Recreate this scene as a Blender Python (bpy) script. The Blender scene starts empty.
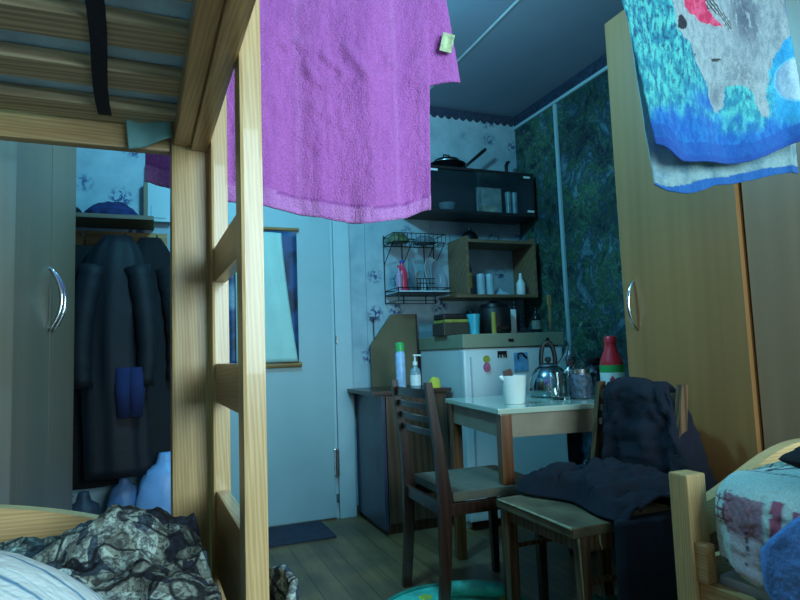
import bpy, bmesh, math, random
from math import sin, cos, pi, radians as R
from mathutils import Vector, Matrix, noise
random.seed(7)
C = bpy.context.scene.collection
SC = bpy.context.scene

# ---------------------------------------------------------------- colour and materials
def lin(c):
    return tuple((x/255/12.92 if x/255 <= .04045 else ((x/255+.055)/1.055)**2.4) for x in c)
MC = {}
def base(name):
    m = bpy.data.materials.new(name); m.use_nodes = True
    nt = m.node_tree; b = nt.nodes['Principled BSDF']
    return m, nt, b
def node(nt, t, **kw):
    n = nt.nodes.new(t)
    for k, v in kw.items():
        if k in n.inputs: n.inputs[k].default_value = v
        else: setattr(n, k, v)
    return n
def coords(nt, scale=(1,1,1), rot=(0,0,0)):
    tc = node(nt, 'ShaderNodeTexCoord'); mp = node(nt, 'ShaderNodeMapping')
    mp.inputs['Scale'].default_value = scale; mp.inputs['Rotation'].default_value = rot
    nt.links.new(tc.outputs['Object'], mp.inputs['Vector']); return mp.outputs['Vector']
def ramp(nt, fac, stops, interp='LINEAR'):
    r = node(nt, 'ShaderNodeValToRGB'); cr = r.color_ramp; cr.interpolation = interp
    while len(cr.elements) < len(stops): cr.elements.new(.5)
    for e, (p, c) in zip(cr.elements, stops): e.position = p; e.color = (*c, 1)
    nt.links.new(fac, r.inputs['Fac']); return r.outputs['Color']
def bump(nt, b, h, strength, dist=.01):
    bp = node(nt, 'ShaderNodeBump', Strength=strength, Distance=dist)
    nt.links.new(h, bp.inputs['Height']); nt.links.new(bp.outputs['Normal'], b.inputs['Normal'])
def plain(name, col, rough=.5, metal=0, var=.12, nscale=14, bmp=0, bscale=60, trans=0, ior=1.45, alpha=1, coat=0, sheen=0):
    if name in MC: return MC[name]
    m, nt, b = base(name); c = lin(col)
    v = coords(nt)
    n = node(nt, 'ShaderNodeTexNoise', Scale=nscale, Detail=4.0); nt.links.new(v, n.inputs['Vector'])
    a = tuple(x*(1-var) for x in c); d = tuple(min(1, x*(1+var)) for x in c)
    nt.links.new(ramp(nt, n.outputs['Fac'], [(.3, a), (.7, d)]), b.inputs['Base Color'])
    b.inputs['Roughness'].default_value = rough; b.inputs['Metallic'].default_value = metal
    b.inputs['Transmission Weight'].default_value = trans; b.inputs['IOR'].default_value = ior
    b.inputs['Alpha'].default_value = alpha; b.inputs['Coat Weight'].default_value = coat
    if sheen: b.inputs['Sheen Weight'].default_value = sheen
    if bmp:
        n2 = node(nt, 'ShaderNodeTexNoise', Scale=bscale, Detail=5.0); nt.links.new(v, n2.inputs['Vector'])
        bump(nt, b, n2.outputs['Fac'], bmp)
    MC[name] = m; return m
def wood(name, c1, c2, axis='z', scale=1.0, rough=.4, ring=9, coat=.0, dist=5, wv=.4):
    if name in MC: return MC[name]
    m, nt, b = base(name)
    s = {'x': (.04, 1, 1), 'y': (1, .04, 1), 'z': (1, 1, .04)}[axis]
    v = coords(nt, tuple(k*scale for k in s))
    n = node(nt, 'ShaderNodeTexNoise', Scale=ring, Detail=6.0, Roughness=.65, Distortion=.4)
    nt.links.new(v, n.inputs['Vector'])
    w = node(nt, 'ShaderNodeTexWave', Scale=ring*1.6, Distortion=float(dist), Detail=3.0)
    w.bands_direction = 'DIAGONAL'; w.inputs['Detail Scale'].default_value = 1.4
    nt.links.new(v, w.inputs['Vector'])
    mx = node(nt, 'ShaderNodeMix'); mx.data_type = 'FLOAT'; mx.inputs[0].default_value = wv
    nt.links.new(n.outputs['Fac'], mx.inputs[2]); nt.links.new(w.outputs['Fac'], mx.inputs[3])
    mid = tuple((x+y)/2 for x, y in zip(lin(c1), lin(c2)))
    nt.links.new(ramp(nt, mx.outputs[0], [(.2, lin(c2)), (.5, mid), (.75, lin(c1))]), b.inputs['Base Color'])
    b.inputs['Roughness'].default_value = rough; b.inputs['Coat Weight'].default_value = coat
    bump(nt, b, mx.outputs[0], .03, .002)
    MC[name] = m; return m
def attrmat(name, rough=.9, bscale=350, bstr=.5, dist=.004, sheen=.2):
    if name in MC: return MC[name]
    m, nt, b = base(name)
    a = node(nt, 'ShaderNodeAttribute'); a.attribute_name = 'Col'
    v = coords(nt); n = node(nt, 'ShaderNodeTexNoise', Scale=bscale, Detail=3.0); nt.links.new(v, n.inputs['Vector'])
    mx = node(nt, 'ShaderNodeMix'); mx.data_type = 'RGBA'; mx.blend_type = 'MULTIPLY'; mx.inputs[0].default_value = 1
    nt.links.new(a.outputs['Color'], mx.inputs[6])
    nt.links.new(ramp(nt, n.outputs['Fac'], [(.3, (.75,)*3), (.65, (1,)*3)]), mx.inputs[7])
    nt.links.new(mx.outputs[2], b.inputs['Base Color'])
    b.inputs['Roughness'].default_value = rough; b.inputs['Sheen Weight'].default_value = sheen
    bump(nt, b, n.outputs['Fac'], bstr, dist)
    MC[name] = m; return m

# ---------------------------------------------------------------- mesh helpers
def BM(): return bmesh.new()
def box(bm, x0, x1, y0, y1, z0, z1, bev=0.0, M=None):
    r = bmesh.ops.create_cube(bm, size=1); vs = r['verts']
    for v in vs:
        v.co = Vector((x0+(v.co.x+.5)*(x1-x0), y0+(v.co.y+.5)*(y1-y0), z0+(v.co.z+.5)*(z1-z0)))
    if bev:
        es = list({e for v in vs for e in v.link_edges})
        rr = bmesh.ops.bevel(bm, geom=es, offset=bev, segments=2, affect='EDGES', profile=.7)
        vs = list({v for f in rr['faces'] for v in f.verts} | {v for v in vs if v.is_valid})
    if M:
        for v in vs: v.co = M @ v.co
    return vs
def beam(bm, p, q, w, d, bev=0.003, up=(0,0,1)):
    p, q = Vector(p), Vector(q); z = (q-p).normalized(); u = Vector(up)
    if abs(z.dot(u)) > .95: u = Vector((0,1,0))
    x = u.cross(z).normalized(); y = z.cross(x)
    M = Matrix((x, y, z)).transposed().to_4x4(); M.translation = p
    box(bm, -w/2, w/2, -d/2, d/2, 0, (q-p).length, bev, M)
def tube(bm, pts, r, n=8, cap=True):
    pts = [Vector(p) for p in pts]; N = len(pts)
    rs = r if isinstance(r, (list, tuple)) else [r]*N
    rings = []; prev = None
    for i, p in enumerate(pts):
        t = (pts[min(i+1, N-1)]-pts[max(i-1, 0)]).normalized()
        if prev is None:
            u = Vector((0,0,1)) if abs(t.z) < .9 else Vector((1,0,0))
            x = u.cross(t).normalized()
        else: x = (prev - t*prev.dot(t)).normalized()
        prev = x; y = t.cross(x)
        rings.append([bm.verts.new(p+x*cos(2*pi*k/n)*rs[i]+y*sin(2*pi*k/n)*rs[i]) for k in range(n)])
    for a, b in zip(rings, rings[1:]):
        for k in range(n): bm.faces.new((a[k], a[(k+1) % n], b[(k+1) % n], b[k]))
    if cap: bm.faces.new(rings[0][::-1]); bm.faces.new(rings[-1])
def lathe(bm, prof, c=(0,0,0), n=28, M=None, capb=True, capt=True):
    rings = []
    for r, z in prof:
        ring = []
        for k in range(n):
            p = Vector((r*cos(2*pi*k/n), r*sin(2*pi*k/n), z))
            if M: p = M @ p
            ring.append(bm.verts.new(p+Vector(c)))
        rings.append(ring)
    for a, b in zip(rings, rings[1:]):
        for k in range(n): bm.faces.new((a[k], a[(k+1) % n], b[(k+1) % n], b[k]))
    if capb: bm.faces.new(rings[0][::-1])
    if capt: bm.faces.new(rings[-1])
def grid(bm, nu, nv, f, closed=False):
    vs = [[bm.verts.new(f(i/(nu-1) if not closed else i/nu, j/(nv-1))) for i in range(nu)] for j in range(nv)]
    for j in range(nv-1):
        for i in range(nu if closed else nu-1):
            i2 = (i+1) % nu
            bm.faces.new((vs[j][i], vs[j][i2], vs[j+1][i2], vs[j+1][i]))
    return vs
def loft(bm, rings):
    vr = [[bm.verts.new(p) for p in r] for r in rings]; n = len(vr[0])
    for a, b in zip(vr, vr[1:]):
        for k in range(n): bm.faces.new((a[k], a[(k+1) % n], b[(k+1) % n], b[k]))
    bm.faces.new(vr[0][::-1]); bm.faces.new(vr[-1])
def prism(bm, pts, t):                       # closed outline (list of Vector) swept by vector t
    a = [bm.verts.new(Vector(p)) for p in pts]; b = [bm.verts.new(Vector(p)+Vector(t)) for p in pts]
    n = len(a); bm.faces.new(a[::-1]); bm.faces.new(b)
    for k in range(n): bm.faces.new((a[k], a[(k+1) % n], b[(k+1) % n], b[k]))
def link(name, bm, mat, parent=None, loc=None, smooth=False, solid=0, sub=0, col=None, label=None, off=0):
    bmesh.ops.recalc_face_normals(bm, faces=bm.faces)
    me = bpy.data.meshes.new(name); bm.to_mesh(me); bm.free()
    o = bpy.data.objects.new(name, me); C.objects.link(o)
    for m in (mat if isinstance(mat, list) else [mat]): me.materials.append(m)
    if loc: o.location = loc
    if parent: o.parent = parent
    if smooth == True:
        for p in me.polygons: p.use_smooth = True
    elif smooth:
        for p in me.polygons: p.use_smooth = True
        me.set_sharp_from_angle(angle=R(smooth))
    if col:
        at = me.color_attributes.new('Col', 'FLOAT_COLOR', 'POINT')
        for v in me.vertices: at.data[v.index].color = (*col(v.co), 1)
    if solid:
        md = o.modifiers.new('thick', 'SOLIDIFY'); md.thickness = solid; md.offset = off
    if sub:
        md = o.modifiers.new('smooth', 'SUBSURF'); md.levels = sub; md.render_levels = sub
    if label: o['label'] = label
    return o
def tag(o, label, cat, group=None):
    o['label'] = label; o['category'] = cat
    if group: o['group'] = group
    return o
def thing(name, label, cat, loc=(0,0,0), rz=0, group=None):
    o = bpy.data.objects.new(name, None); C.objects.link(o); o.empty_display_size = .1
    o.location = loc; o.rotation_euler = (0, 0, rz)
    return tag(o, label, cat, group)
def struct(o): o['kind'] = 'structure'; return o
def fbm(x, y, z=0, s=1): return noise.fractal(Vector((x*s, y*s, z*s)), .6, 2.0, 4)
def copy_tree(o, parent=None):
    c = o.copy(); C.objects.link(c)
    if parent: c.parent = parent
    for ch in list(o.children): copy_tree(ch, c)
    return c
def sst(a, b, x):
    t = max(0, min(1, (x-a)/(b-a))); return t*t*(3-2*t)
def mixc(a, b, t): return tuple(x+(y-x)*t for x, y in zip(a, b))
def inpoly(x, y, P):
    ins = False; j = len(P)-1
    for i in range(len(P)):
        if (P[i][1] > y) != (P[j][1] > y) and x < (P[j][0]-P[i][0])*(y-P[i][1])/(P[j][1]-P[i][1])+P[i][0]: ins = not ins
        j = i
    return ins

# ---------------------------------------------------------------- shared materials
pine_z = wood('pine_upright', (202,172,122), (164,128,82), 'z', 1.6, .32, 42, coat=.2, wv=.25)
pine_x = wood('pine_cross', (214,180,128), (176,134,86), 'x', 1.6, .38, 36, coat=.15, wv=.25)
pine_y = wood('pine_long', (196,156,106), (150,108,66), 'y', 1.6, .35, 36, coat=.2, wv=.25)
slatw = wood('pine_slat', (214,190,150), (136,110,80), 'x', 1.3, .6, 20, wv=.3)
ward = wood('wardrobe_laminate', (160,112,66), (134,90,50), 'z', .9, .42, 9, coat=.05, dist=3, wv=.08)
ward2 = wood('wardrobe_laminate_brown', (158,118,88), (130,96,70), 'z', .9, .38, 5, coat=.1, dist=3, wv=.12)
cabw = wood('cabinet_laminate_brown', (122,88,60), (94,66,44), 'z', 1.0, .42, 7, dist=3, wv=.12)
darkw = wood('dark_stained_wood', (60,34,22), (30,16,11), 'z', 1.5, .35, 9, coat=.2)
darkwx = wood('dark_stained_wood_cross', (66,40,26), (36,20,13), 'x', 1.5, .35, 9, coat=.2)
legw = wood('table_leg_wood', (124,76,38), (84,48,24), 'z', 1.5, .35, 9, coat=.2)
shelfw = wood('shelf_board_wood', (132,106,78), (108,84,60), 'x', 1.2, .5, 6)
blackcab = plain('black_cabinet_board', (38,34,36), .35, var=.2)
paint = plain('pale_blue_door_paint', (132,164,170), .45, var=.05, nscale=5, bmp=.08, bscale=20)
framep = plain('pale_blue_frame_paint', (150,178,184), .45, var=.05, nscale=6)
enamel = plain('white_enamel', (196,212,214), .3, var=.03, nscale=3, coat=.3)
trimgrey = plain('olive_grey_trim', (126,134,112), .5, var=.05)
steel = plain('brushed_steel', (190,195,200), .25, metal=1, var=.1)
chrome = plain('chrome', (215,220,225), .12, metal=1, var=.02)
blackp = plain('black_plastic', (14,14,18), .5, var=.1)
blackiron = plain('black_iron', (20,20,24), .4, metal=.5, var=.2)
navy = plain('navy_cloth', (9,12,28), .9, var=.3, nscale=8, bmp=.4, bscale=220)
blackcloth = plain('black_cloth', (9,10,17), .85, var=.3, nscale=6, bmp=.4, bscale=150)
glass = plain('clear_glass', (235,245,245), .04, trans=1, var=.01)
whitep = plain('white_plastic', (220,228,226), .35, var=.04)

# ---------------------------------------------------------------- room shell
XL, XR, YF, YN, ZC = -.85, 2.44, 3.663, -1.7, 2.69
def wallpaper():
    m, nt, b = base('sprig_wallpaper'); v = coords(nt)
    mot = node(nt, 'ShaderNodeTexNoise', Scale=9.0, Detail=5.0); nt.links.new(v, mot.inputs['Vector'])
    c0 = ramp(nt, mot.outputs['Fac'], [(.3, lin((126,152,164))), (.7, lin((152,176,184)))])
    vo = node(nt, 'ShaderNodeTexVoronoi', Scale=4.2, Randomness=.55); nt.links.new(v, vo.inputs['Vector'])
    d = ramp(nt, vo.outputs['Distance'], [(.16, (1,)*3), (.30, (0,)*3)])
    n2 = node(nt, 'ShaderNodeTexNoise', Scale=55.0, Detail=2.0); nt.links.new(v, n2.inputs['Vector'])
    d2 = ramp(nt, n2.outputs['Fac'], [(.47, (0,)*3), (.55, (1,)*3)])
    mu = node(nt, 'ShaderNodeMix'); mu.data_type = 'RGBA'; mu.blend_type = 'MULTIPLY'; mu.inputs[0].default_value = 1
    nt.links.new(d, mu.inputs[6]); nt.links.new(d2, mu.inputs[7])
    mx = node(nt, 'ShaderNodeMix'); mx.data_type = 'RGBA'
    nt.links.new(mu.outputs[2], mx.inputs[0]); nt.links.new(c0, mx.inputs[6]); mx.inputs[7].default_value = (*lin((44,66,112)), 1)
    nt.links.new(mx.outputs[2], b.inputs['Base Color']); b.inputs['Roughness'].default_value = .7
    bump(nt, b, mot.outputs['Fac'], .15); return m
WP = wallpaper()
def mural():
    m, nt, b = base('forest_mural'); v = coords(nt)
    n1 = node(nt, 'ShaderNodeTexNoise', Scale=4.2, Detail=12.0, Roughness=.7, Distortion=1.2); nt.links.new(v, n1.inputs['Vector'])
    g = ramp(nt, n1.outputs['Fac'], [(.36, lin((14,26,40))), (.45, lin((30,60,56))), (.50, lin((58,98,64))), (.55, lin((28,54,70))), (.62, lin((80,120,122))), (.7, lin((116,150,146)))])
    n2 = node(nt, 'ShaderNodeTexNoise', Scale=22.0, Detail=8.0, Roughness=.8, Distortion=1.5); nt.links.new(v, n2.inputs['Vector'])
    sp = ramp(nt, n2.outputs['Fac'], [(.52, (0,)*3), (.66, (.75,)*3)])
    tc = node(nt, 'ShaderNodeTexCoord'); sx = node(nt, 'ShaderNodeSeparateXYZ'); nt.links.new(tc.outputs['Object'], sx.inputs[0])
    # a paler brook runs through the lower part of the printed scene
    mr = node(nt, 'ShaderNodeMapRange'); mr.inputs[1].default_value = 1.5; mr.inputs[2].default_value = .85
    nt.links.new(sx.outputs['Z'], mr.inputs[0])
    m3 = node(nt, 'ShaderNodeMath', operation='MULTIPLY_ADD'); nt.links.new(mr.outputs[0], m3.inputs[0]); m3.inputs[1].default_value = .45; m3.inputs[2].default_value = .5
    m4 = node(nt, 'ShaderNodeMath', operation='MULTIPLY'); nt.links.new(sp, m4.inputs[0]); nt.links.new(m3.outputs[0], m4.inputs[1])
    mx = node(nt, 'ShaderNodeMix'); mx.data_type = 'RGBA'
    nt.links.new(m4.outputs[0], mx.inputs[0]); nt.links.new(g, mx.inputs[6]); mx.inputs[7].default_value = (*lin((150,190,190)), 1)
    n5 = node(nt, 'ShaderNodeTexNoise', Scale=1.6, Detail=3.0); nt.links.new(v, n5.inputs['Vector'])
    bl = ramp(nt, n5.outputs['Fac'], [(.45, (0,)*3), (.6, (.6,)*3)])
    mx2 = node(nt, 'ShaderNodeMix'); mx2.data_type = 'RGBA'; mx2.blend_type = 'MULTIPLY'
    nt.links.new(bl, mx2.inputs[0]); nt.links.new(mx.outputs[2], mx2.inputs[6]); mx2.inputs[7].default_value = (*lin((70,100,170)), 1)
    nt.links.new(mx2.outputs[2], b.inputs['Base Color']); b.inputs['Roughness'].default_value = .45; return m
MU = mural()
def floor_m():
    m, nt, b = base('floor_boards'); v = coords(nt)
    tc = node(nt, 'ShaderNodeTexCoord'); sx = node(nt, 'ShaderNodeSeparateXYZ'); nt.links.new(tc.outputs['Object'], sx.inputs[0])
    dv = node(nt, 'ShaderNodeMath', operation='DIVIDE'); nt.links.new(sx.outputs['X'], dv.inputs[0]); dv.inputs[1].default_value = .105
    fr = node(nt, 'ShaderNodeMath', operation='FRACT'); nt.links.new(dv.outputs[0], fr.inputs[0])
    gap = ramp(nt, fr.outputs[0], [(0, (.25,)*3), (.035, (1,)*3), (.965, (1,)*3), (1, (.25,)*3)])
    fl = node(nt, 'ShaderNodeMath', operation='FLOOR'); nt.links.new(dv.outputs[0], fl.inputs[0])
    wn = node(nt, 'ShaderNodeTexWhiteNoise'); wn.noise_dimensions = '1D'; nt.links.new(fl.outputs[0], wn.inputs['W'])
    pl = ramp(nt, wn.outputs['Value'], [(0, (.8,)*3), (1, (1.1,)*3)])
    v2 = coords(nt, (1, .1, 1)); n = node(nt, 'ShaderNodeTexNoise', Scale=16.0, Detail=6.0, Roughness=.7); nt.links.new(v2, n.inputs['Vector'])
    c = ramp(nt, n.outputs['Fac'], [(.3, lin((92,72,50))), (.7, lin((132,106,74)))])
    n3 = node(nt, 'ShaderNodeTexNoise', Scale=3.5, Detail=5.0); nt.links.new(v, n3.inputs['Vector'])
    wear = ramp(nt, n3.outputs['Fac'], [(.42, (.7,.72,.75)), (.6, (1.1,1.02,.9))])
    a = c
    for o in (gap, pl, wear):
        q = node(nt, 'ShaderNodeMix'); q.data_type = 'RGBA'; q.blend_type = 'MULTIPLY'; q.inputs[0].default_value = 1
        nt.links.new(a, q.inputs[6]); nt.links.new(o, q.inputs[7]); a = q.outputs[2]
    nt.links.new(a, b.inputs['Base Color']); b.inputs['Roughness'].default_value = .45
    bump(nt, b, gap, .3, .003); return m
def room():
    bm = BM(); box(bm, XL-.1, XR+.1, YN-.1, YF+.1, -.1, 0); struct(link('floor', bm, floor_m()))
    cm = plain('ceiling_whitewash', (128,142,160), .85, var=.03, nscale=3)
    bm = BM(); box(bm, XL-.1, XR+.1, YN-.1, YF+.1, ZC, ZC+.1); struct(link('ceiling', bm, cm))
    bm = BM(); box(bm, XL-.1, XR+.1, YF, YF+.1, 0, ZC); struct(link('wall_far', bm, WP))
    bm = BM(); box(bm, XR, XR+.1, YN, YF, 0, ZC); struct(link('wall_right', bm, MU))
    bm = BM(); box(bm, XL-.1, XL, YN, YF, 0, ZC); struct(link('wall_left', bm, WP))
    # near wall with its window opening
    wx0, wx1, wz0, wz1 = .35, 1.95, .85, 2.3
    bm = BM()
    box(bm, XL-.1, wx0, YN-.1, YN, 0, ZC); box(bm, wx1, XR+.1, YN-.1, YN, 0, ZC)
    box(bm, wx0, wx1, YN-.1, YN, 0, wz0); box(bm, wx0, wx1, YN-.1, YN, wz1, ZC)
    struct(link('wall_near', bm, WP))
    w = bpy.data.objects.new('window_1', None); C.objects.link(w); w.location = ((wx0+wx1)/2, YN-.05, wz0); struct(w)
    hw = (wx1-wx0)/2; h = wz1-wz0; bm = BM()
    for x0, x1 in ((-hw, -hw+.06), (hw-.06, hw), (-.03, .03)): box(bm, x0, x1, -.03, .03, 0, h, .004)
    for z0 in (0, h-.06): box(bm, -hw, hw, -.03, .03, z0, z0+.06, .004)
    link('window_frame', bm, framep, w)
    bm = BM(); box(bm, -hw+.05, hw-.05, -.004, .004, .05, h-.05); link('window_pane', bm, plain('window_glass', (245,250,250), .02, alpha=.12, var=0), w)
    # cornice paper borders with a scalloped lower edge
    bord = plain('border_paper_slate', (34,46,66), .7, var=.45, nscale=38)
    bm = BM(); n = 58; w0, w1 = XL, XR-.004
    pts = [(w0, ZC), (w0, ZC-.05)]
    for i in range(n*6+1):
        t = i/(n*6); pts.append((w0+(w1-w0)*t, ZC-.055-.022*abs(sin(t*n*pi))))
    pts += [(w1, ZC)]
    prism(bm, [(x, YF-.004, z) for x, z in pts], (0, .004, 0)); struct(link('trim_1', bm, bord))
    bm = BM(); pts = [(YN, ZC), (YN, ZC-.085)]+[(YN+(YF-YN)*i/480, ZC-.088-.012*abs(sin(i/480*95*pi))) for i in range(481)]+[(YF, ZC)]
    prism(bm, [(XR-.004, y, z) for y, z in pts], (.004, 0, 0)); struct(link('trim_2', bm, bord))
    # pale cable conduit: a run under the border and a drop to the switch
    bm = BM(); box(bm, XR-.02, XR, 1.4, YF-.004, 2.585, 2.606, .002); struct(link('trim_3', bm, framep))
    # ceiling joint strip
    bm = BM(); box(bm, 1.636, 1.648, YN, YF, ZC-.003, ZC); struct(link('trim_4', bm, plain('ceiling_joint_white', (190,205,210), .8)))
    # wallpaper seams stand slightly proud
    bm = BM()
    for x in (1.245, 1.72): box(bm, x, x+.004, YF-.002, YF, 0, ZC-.06)
    struct(link('trim_5', bm, plain('seam_grey', (118,142,152), .8)))
    bm = BM(); box(bm, 1.13, XR, YF-.015, YF, 0, .06, .002); struct(link('baseboard_far', bm, plain('brown_skirting', (92,66,44), .5)))
room()

# ---------------------------------------------------------------- door
def door():
    d = bpy.data.objects.new('door_1', None); C.objects.link(d); d.location = (.6, YF, 0); struct(d)
    bm = BM(); box(bm, -.40, .405, -.03, -.002, .012, 2.05, .003)
    link('door_leaf', bm, paint, d)
    bm = BM()
    box(bm, .425, .53, -.035, 0, 0, 2.12, .004); box(bm, -.52, -.415, -.035, 0, 0, 2.12, .004); box(bm, -.52, .53, -.035, 0, 2.065, 2.16, .004)
    box(bm, .405, .4245, -.012, 0, 0, 2.06)
    link('door_frame', bm, framep, d)
    bm = BM(); box(bm, .395, .425, -.05, -.031, .26, .42, .004); lathe(bm, [(.009, 0), (.009, .17)], (.41, -.045, .25), 10)
    link('hinge', bm, steel, d)
    bm = BM(); lathe(bm, [(.008, 0), (.008, .05)], (.412, -.04, .10), 10); link('bolt', bm, steel, d)
    bm = BM(); lathe(bm, [(.006, 0), (.006, .05)], (.43, -.042, 1.06), 10); link('knob', bm, steel, d)
door()
t = thing('wall_scroll', 'blue picture scroll hanging on the pale door with wooden rods', 'poster', (.58, YF-.045, .93))
bm = BM(); 
grid(bm, 14, 24, lambda u, v: Vector((-.2+.41*u, -.006+.006*sin(u*7), .02+.80*v)))
def scrollcol(co):
    n = fbm(co.x*9, co.z*7, 3); m_ = fbm(co.x*3, co.z*3, 9)
    c = lin((30,70,118))
    c = mixc(c, lin((18,30,60)), sst(-.1, .3, n)); c = mixc(c, lin((140,170,190)), sst(.35, .6, m_)*.7)
    return c
link('picture', bm, attrmat('scroll_print', .5, 80, .05), t, solid=.001, smooth=True, col=scrollcol)
bm = BM(); tube(bm, [(-.215,-.004,.835), (.225,-.004,.835)], .010, 10); link('rod', bm, wood('scroll_rod_wood', (150,112,58), (120,84,40), 'x', 2, .5), t)
bm = BM(); tube(bm, [(-.215,-.004,.01), (.225,-.004,.01)], .016, 10); link('rod', bm, wood('scroll_rod_wood', (0,)*3, (0,)*3), t)
bm = BM()
def sheetf(u, v):
    x0 = -.16; x1 = .115+.085*(1-v)**1.3
    return Vector((x0+(x1-x0)*u, -.022-.008*sin(u*9+v*2), .028+.78*v))
grid(bm, 24, 30, sheetf); link('cover_sheet', bm, plain('pale_mint_sheet', (160,198,190), .6, var=.05), t, solid=.001, smooth=True)

# ---------------------------------------------------------------- bunk bed (left), turned 1.5 degrees
BR = R(1.5)
def bunk():
    t = thing('bunk_bed', 'pine bunk bed with ladder and slatted upper berth in the left foreground', 'bed', (0,0,0), BR)
    # posts
    for px, py in ((.0905, 1.235), (-.79, 1.235), (.0905, -.86), (-.79, -.86)):
        bm = BM(); box(bm, px-.0350, px+.0350, py-.035, py+.035, 0, 1.80, .006); link('post', bm, pine_z, t)
    # upper side beams and the ledgers that carry the slats
    for x0, x1 in ((.0905, .122), (-.823, -.792)):
        bm = BM(); box(bm, x0, x1, -.824, 1.199, 1.387, 1.54, .005); link('side_beam', bm, pine_y, t)
    for x0, x1 in ((.0595, .0900), (-.791, -.760)):
        bm = BM(); box(bm, x0, x1, -.824, 1.199, 1.395, 1.428, .003); link('slat_ledger', bm, pine_y, t)
    for y in (1.215, -.86):
        bm = BM(); box(bm, -.756, .0545, y, y+.028, 1.387, 1.442, .005); link('upper_end_rail', bm, pine_x, t)
    # slats
    y = 1.163; k = 0
    while y > -.8:
        bm = BM(); box(bm, -.785, .088, y-.034, y+.034, 1.4285, 1.450, .003); link('slat', bm, slatw, t); y -= .146; k += 1
    # strap stapled under the slats
    bm = BM()
    pts = [(-.055+.004*sin(i*.7), -.4+i*.06, 1.4262-.0012*(i%2)) for i in range(27)]
    L_ = [[bm.verts.new((x+dx, y_, z+dz)) for dx, dz in ((-.011, 0), (.011, 0), (.011, -.0016), (-.011, -.0016))] for x, y_, z in pts]
    for a, b in zip(L_, L_[1:]):
        for q in range(4): bm.faces.new((a[q], a[(q+1) % 4], b[(q+1) % 4], b[q]))
    bm.faces.new(L_[0][::-1]); bm.faces.new(L_[-1])
    link('strap', bm, plain('black_webbing', (22,24,40), .8, bmp=.3, bscale=200), t)
    # ladder
    for y0, y1 in ((.80, .845), (1.148, 1.193)):
        bm = BM(); box(bm, .1225, .153, y0, y1, 0, 1.86, .005); link('ladder_rail', bm, pine_z, t)
    for z0, z1 in ((.10, .16), (.33, .39), (.60, .748), (.905, .975), (1.125, 1.19)):
        bm = BM(); box(bm, .127, .149, .8455, 1.1475, z0, z1, .004); link('rung', bm, pine_y, t)
    # guard rail of upper berth
    bm = BM(); box(bm, .0905, .1215, -.824, 1.199, 1.68, 1.76, .005); link('guard_rail', bm, pine_y, t)
    # lower berth
    for x0, x1 in ((.0905, .1215), (-.823, -.792)):
        bm = BM(); box(bm, x0, x1, -.824, 1.199, .30, .44, .005); link('lower_side_rail', bm, pine_y, t)
    bm = BM(); pts = []
    for i in range(41):
        u = i/40; x = -.756+.811*u; pts.append((x, 1.215, .655+.105*sin(pi*u)**.8))
    pts += [(.055, 1.215, .30), (-.756, 1.215, .30)]
    prism(bm, pts, (0, .03, 0)); link('foot_board', bm, pine_x, t)
    bm = BM(); box(bm, -.791, .0900, -.82, 1.19, .31, .335); link('berth_base', bm, slatw, t)
bunk()
MB = Matrix.Rotation(BR, 4, 'Z')
# mattresses
tick = plain('blue_mattress_ticking', (186,212,226), .8, var=.3, nscale=11, bmp=.4, bscale=30)
t = thing('mattress', 'pale blue mattress on the slats of the upper berth', 'mattress', (0,0,1.4515), BR)
bm = BM(); box(bm, -.755, .088, -.8, 1.195, 0, .12, .012); link('pad', bm, tick, t)
bm = BM(); tube(bm, [(-.74, 1.186, .015), (-.3, 1.188, .012), (.03, 1.186, .013)], .007, 8); link('piping', bm, plain('white_cord_piping', (190,214,224), .8, bmp=.8, bscale=180), t)
bm = BM(); grid(bm, 8, 10, lambda u, v: Vector((-.025+.075*u+.006*v, 1.18+.012*sin(u*5)+.012*v-.004, .0-.075*v*(1-.35*u)))); 
link('hanging_corner', bm, plain('teal_sheet', (120,170,170), .8, bmp=.3, bscale=40), t, solid=.003, smooth=True)
t = thing('mattress', 'lower berth mattress under the dark patterned quilt', 'mattress', (0,0,.336), BR)
bm = BM(); box(bm, -.78, .085, -.8, 1.18, 0, .16, .03); link('pad', bm, tick, t)

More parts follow.
